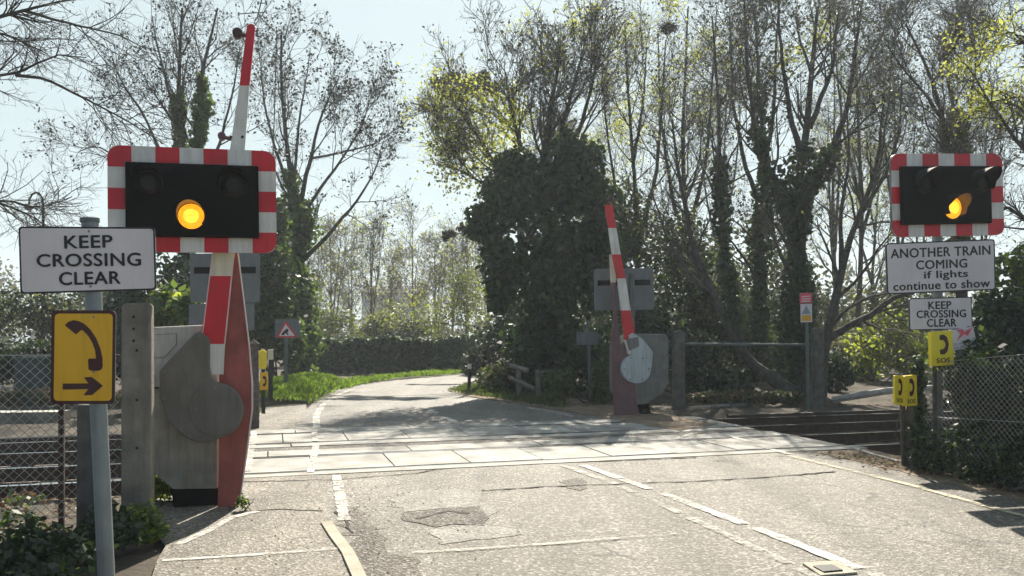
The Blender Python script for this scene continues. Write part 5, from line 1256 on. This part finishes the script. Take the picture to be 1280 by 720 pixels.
bush('bush', 'grey green thicket deep in the wood behind the ivy trunks', None, gbase(950, 34), bb([(880, 360, 55, 80), (950, 350, 55, 85), (1010, 370, 50, 75), (920, 420, 60, 50)], 34), 10000, .17, 'far_wood', 87, m2='ivy', f2=.4)
bush('bramble', 'low dark brambles along the bank below the thin rail', None, gbase(900, 17.4), bb([(862+i*26, 497, 20, 9) for i in range(6)], 17.4), 2500, .09, 'bramble', 88, m2='dead', f2=.35)
bush('evergreen_bush', 'long dark thicket closing the view under the wood, far behind the thin rail', None, gbase(900, 38), bb([(740+i*42, 400+8*math.sin(i*2.3), 42, 62+10*math.sin(i*1.7)) for i in range(8)]+[(760+i*60, 455, 50, 35) for i in range(5)], 38), 15000, .17, 'ivy_dark', 89, m2='far_wood', f2=.18, stems=8)
bush('evergreen_bush', 'dark holly between the ivy wrapped trunk and the big central trunk', None, gbase(975, 25), bb([(965, 440, 34, 50), (930, 455, 30, 40), (990, 400, 28, 45)], 25), 5200, .13, 'ivy_dark', 90, m2='evergreen', f2=.3)
rng = np.random.default_rng(130); t = thing('bird_nest', 'dark twiggy bird nest high in the slender yellow flushed tree', 'nest', at(836, 40, 24))
C = np.array(at(836, 35, 24))+rng.normal(size=(160, 3))*np.array([.10, .10, .07]); dd = unit(rng.normal(size=(160, 3))*np.array([1, 1, .35]))
np_obj('twig_ball', *tubes(np.stack([C-dd*.16, C, C+dd*.16], 1), np.full((160, 3), .009), 3), ['twig'], parent=t)
# right: evergreen behind the fence, ivy on the fence
Y = 11.8
bush('evergreen_bush', 'large dark evergreen behind the leaning lightning notice and right fence', None, gbase(1260, Y), bb([(1240, 400, 32, 38), (1275, 390, 36, 40), (1310, 400, 40, 50), (1255, 450, 40, 40), (1300, 470, 50, 50), (1220, 470, 30, 40)], Y), 9000, .085, 'evergreen', 91, m2='ivy_light', f2=.06)
bush('bush', 'bright leafy bush high above the right fence at the picture edge', None, gbase(1275, 15), bb([(1265, 335, 26, 30), (1285, 360, 26, 30), (1310, 330, 40, 40)], 15), 2200, .10, 'ivy_light', 92, m2='lime', f2=.3)
def fl(v_, z, du=0.0): return uv(UF+du, v_, z)
bush('ivy', 'ivy covering the end post of the right fence under the twin yellow plates', None, fl(7.28, 0), [(fl(7.3, z_), (.10, .10, .16)) for z_ in (.2, .45, .7, .95, 1.12)], 1500, .055, 'ivy', 93, m2='ivy_light', f2=.3, stems=2, cat='climbing plant')
bush('bramble', 'bramble and ivy tangle growing through the right chain link fence', None, fl(6, 0), [(fl(7.1-i*.32, .2+.1*math.sin(i*2.1), -.02), (.22, .24, .30)) for i in range(12)]+[(fl(6.6-i*.55, .5, .12), (.2, .3, .3)) for i in range(6)], 9000, .055, 'ivy_dark', 94, m2='ivy_light', f2=.22, stems=10)
bush('bush', 'dim hedge standing close behind the right chain link fence', None, fl(5.5, 0, .6), [(fl(7.0-i*.42, .75, .5), (.38, .38, .75)) for i in range(9)], 15000, .075, 'ivy_dark', 95, m2='bramble', f2=.2, stems=6)
bush('ivy', 'small ivy sprig on top of the right fence beside the single yellow telephone box', None, fl(6.95, 1.0, .05), [(fl(7.15, 1.2, .08), (.12, .12, .10)), (fl(6.6, 1.25, .08), (.10, .12, .07))], 260, .05, 'ivy_light', 96, stems=0, cat='climbing plant')

# --- near left plants
bush('ivy', 'dark ivy clump covering the ground around the leaning grey pole', None, pv(90, 690, 5.6), [(uv(-1.15-.22*i, 6.15-.1*(i % 3), .12), (.26, .4, .22)) for i in range(11)]+[(uv(-1.2-.25*i, 5.5+.08*(i % 2), .08), (.27, .5, .17)) for i in range(10)]+[(uv(-1.3-.3*i, 4.8, .05), (.3, .4, .12)) for i in range(8)], 13000, .05, 'ivy_dark', 101, m2='ivy_light', f2=.10, stems=0, cat='climbing plant')
g = gp(185, 672)
bush('weed', 'sunlit leafy weed at the foot of the tall concrete post', None, g, [((g[0]-.02, g[1]-.12, .13), (.19, .15, .17)), ((g[0]+.10, g[1]-.18, .07), (.13, .12, .10))], 1100, .042, 'ivy_light', 102, m2='lime', f2=.35, stems=5, cat='weed')
g = gp(206, 628)
bush('weed', 'bright yellow green weed beneath the barrier cabinet', None, g, [((g[0], g[1], .12), (.20, .14, .16)), ((g[0]-.12, g[1], .10), (.12, .12, .12))], 1100, .04, 'lime', 103, m2='grass', f2=.4, stems=4, cat='weed')
g = gp(303, 639)
bush('weed', 'tiny green weed by the foot of the red board', None, g, [((g[0], g[1], .06), (.06, .05, .08))], 150, .028, 'ivy_light', 104, m2='lime', f2=.2, stems=3, cat='weed')
bush('bramble', 'low bramble leaves scattered behind the left chain link fence', None, gp(50, 618), [(uv(-2.2-.4*i, 7.9+.1*math.sin(i), .05), (.3, .25, .12)) for i in range(9)], 1500, .045, 'bramble', 105, m2='dead', f2=.4, stems=0)
# dead leaves on the soil
rng = np.random.default_rng(106); n = 5200
u = np.r_[rng.uniform(-5, -1.1, n//2), rng.normal(6.95, .22, n//4), rng.uniform(7.6, 13, n//4)]; v_ = np.r_[rng.uniform(3.5, 8.3, n//2), rng.uniform(3.2, 8.6, n//4), rng.uniform(14.2, 22, n//4)]
C = np.array([uv(a, c, ground_z(a, c)+.02 + (.04 if 6 < a < 7.6 else 0)) for a, c in zip(u, v_)])
Vx, Fx = leaf_quads(C, .045, rng, np.array([0, 0, 1.6]))
struct(np_obj('leaf_litter', Vx, Fx, ['dead', 'olive'], (rng.random(len(Fx)) < .2).astype(int)), 'fallen leaves on the soil', 'stuff')
r = random.Random(12); 
for k in range(9):
    vv = r.uniform(4.0, 7.2); uu = 6.8+r.uniform(-.12, .2); a = r.uniform(0, 3.1); L = r.uniform(.12, .4); p = uv(uu, vv, .05)
    b = MB(); b.tube([p, (p[0]+math.cos(a)*L*.5, p[1]+math.sin(a)*L*.5, .06), (p[0]+math.cos(a+.3)*L, p[1]+math.sin(a+.3)*L, .04)], [.008, .007, .004], 'wood', 5)
    tag(b.build('fallen_stick', loc=p), 'dry grey stick lying on the verge below the right fence', 'stick', 'sticks on the right verge')

# --- grass
def grass(name, label, poly_px, n, h, m, seed, mound=0.0, w=.014):
    rng = np.random.default_rng(seed); P = np.array([gp(*p)[:2] for p in poly_px]); lo, hi = P.min(0), P.max(0); out = []
    cx, cy = P.mean(0)
    while len(out) < n:
        x, y = rng.uniform(lo, hi); ins = False; j = len(P)-1
        for i in range(len(P)):
            if (P[i, 1] > y) != (P[j, 1] > y) and x < (P[j, 0]-P[i, 0])*(y-P[i, 1])/(P[j, 1]-P[i, 1])+P[i, 0]: ins = not ins
            j = i
        if ins: out.append((x, y))
    C = np.array(out)+rng.normal(size=(n, 2))*.09; C = np.c_[C, np.full(n, 0.0)]
    C[:, 2] = mound*np.clip(1-((C[:, 0]-cx)/(hi[0]-lo[0])*1.9)**2, 0, 1)*np.clip(1-((C[:, 1]-cy)/(hi[1]-lo[1])*1.9)**2, 0, 1)
    a = rng.uniform(0, 2*np.pi, n); d = np.c_[np.cos(a), np.sin(a), np.zeros(n)]; lean = rng.normal(size=(n, 3))*.35; lean[:, 2] = 1
    tuft = (.75+.45*np.sin(C[:, 0]*5.1+seed)*np.sin(C[:, 1]*3.3)+.3*np.sin(C[:, 0]*11)*np.sin(C[:, 1]*8.7))[:, None]
    H = h*rng.uniform(.5, 1.3, (n, 1))*np.maximum(tuft, .25); V = np.stack([C-d*w, C+d*w, C+lean*H*.6+d*w*.7, C+lean*H+np.c_[lean[:, :2]*.3*H, np.zeros(n)]], 1).reshape(-1, 3)
    struct(np_obj(name, V, np.arange(4*n).reshape(-1, 4), [m, 'grass_dull'], (rng.random(n) < .36).astype(int)), label, 'stuff')
    b = MB()
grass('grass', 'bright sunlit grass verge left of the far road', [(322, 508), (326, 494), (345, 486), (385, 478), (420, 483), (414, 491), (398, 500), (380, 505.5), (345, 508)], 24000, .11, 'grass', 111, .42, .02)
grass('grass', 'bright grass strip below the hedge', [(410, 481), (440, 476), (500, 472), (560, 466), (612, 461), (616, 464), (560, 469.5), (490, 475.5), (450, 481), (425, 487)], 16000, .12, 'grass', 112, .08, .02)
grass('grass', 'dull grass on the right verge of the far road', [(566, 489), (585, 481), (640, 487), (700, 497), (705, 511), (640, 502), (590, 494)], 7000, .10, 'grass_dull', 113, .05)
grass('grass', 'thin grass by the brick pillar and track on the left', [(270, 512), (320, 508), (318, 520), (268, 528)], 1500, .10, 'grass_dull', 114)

# --- far wood closing the horizon
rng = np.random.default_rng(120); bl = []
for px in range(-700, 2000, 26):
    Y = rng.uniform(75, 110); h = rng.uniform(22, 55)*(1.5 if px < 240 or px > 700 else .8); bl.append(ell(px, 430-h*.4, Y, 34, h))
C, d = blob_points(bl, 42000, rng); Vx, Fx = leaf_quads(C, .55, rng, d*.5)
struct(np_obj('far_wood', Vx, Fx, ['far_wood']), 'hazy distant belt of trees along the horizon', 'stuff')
print('verts', sum(len(o.data.vertices) for o in S.objects if o.type == 'MESH'))

# --- haze volume, added mostly to lift the darks like lens glare
b = MB(); b.slab([(-330, -215), (330, -215), (330, 330), (-330, 330)], -1.6, 30, 'wire')
hz = struct(b.build('haze'), 'thin haze added mostly to imitate lens glare', 'stuff')
hm = bpy.data.materials.new('glare_haze'); hm.use_nodes = True; hn = hm.node_tree.nodes
hn.remove(hn['Principled BSDF']); pvol = hn.new('ShaderNodeVolumePrincipled')
pvol.inputs['Color'].default_value = (0.86, 0.95, 1.0, 1); pvol.inputs['Density'].default_value = 0.0012; pvol.inputs['Anisotropy'].default_value = 0.3
hm.node_tree.links.new(pvol.outputs['Volume'], hn['Material Output'].inputs['Volume'])
hz.data.materials.clear(); hz.data.materials.append(hm)
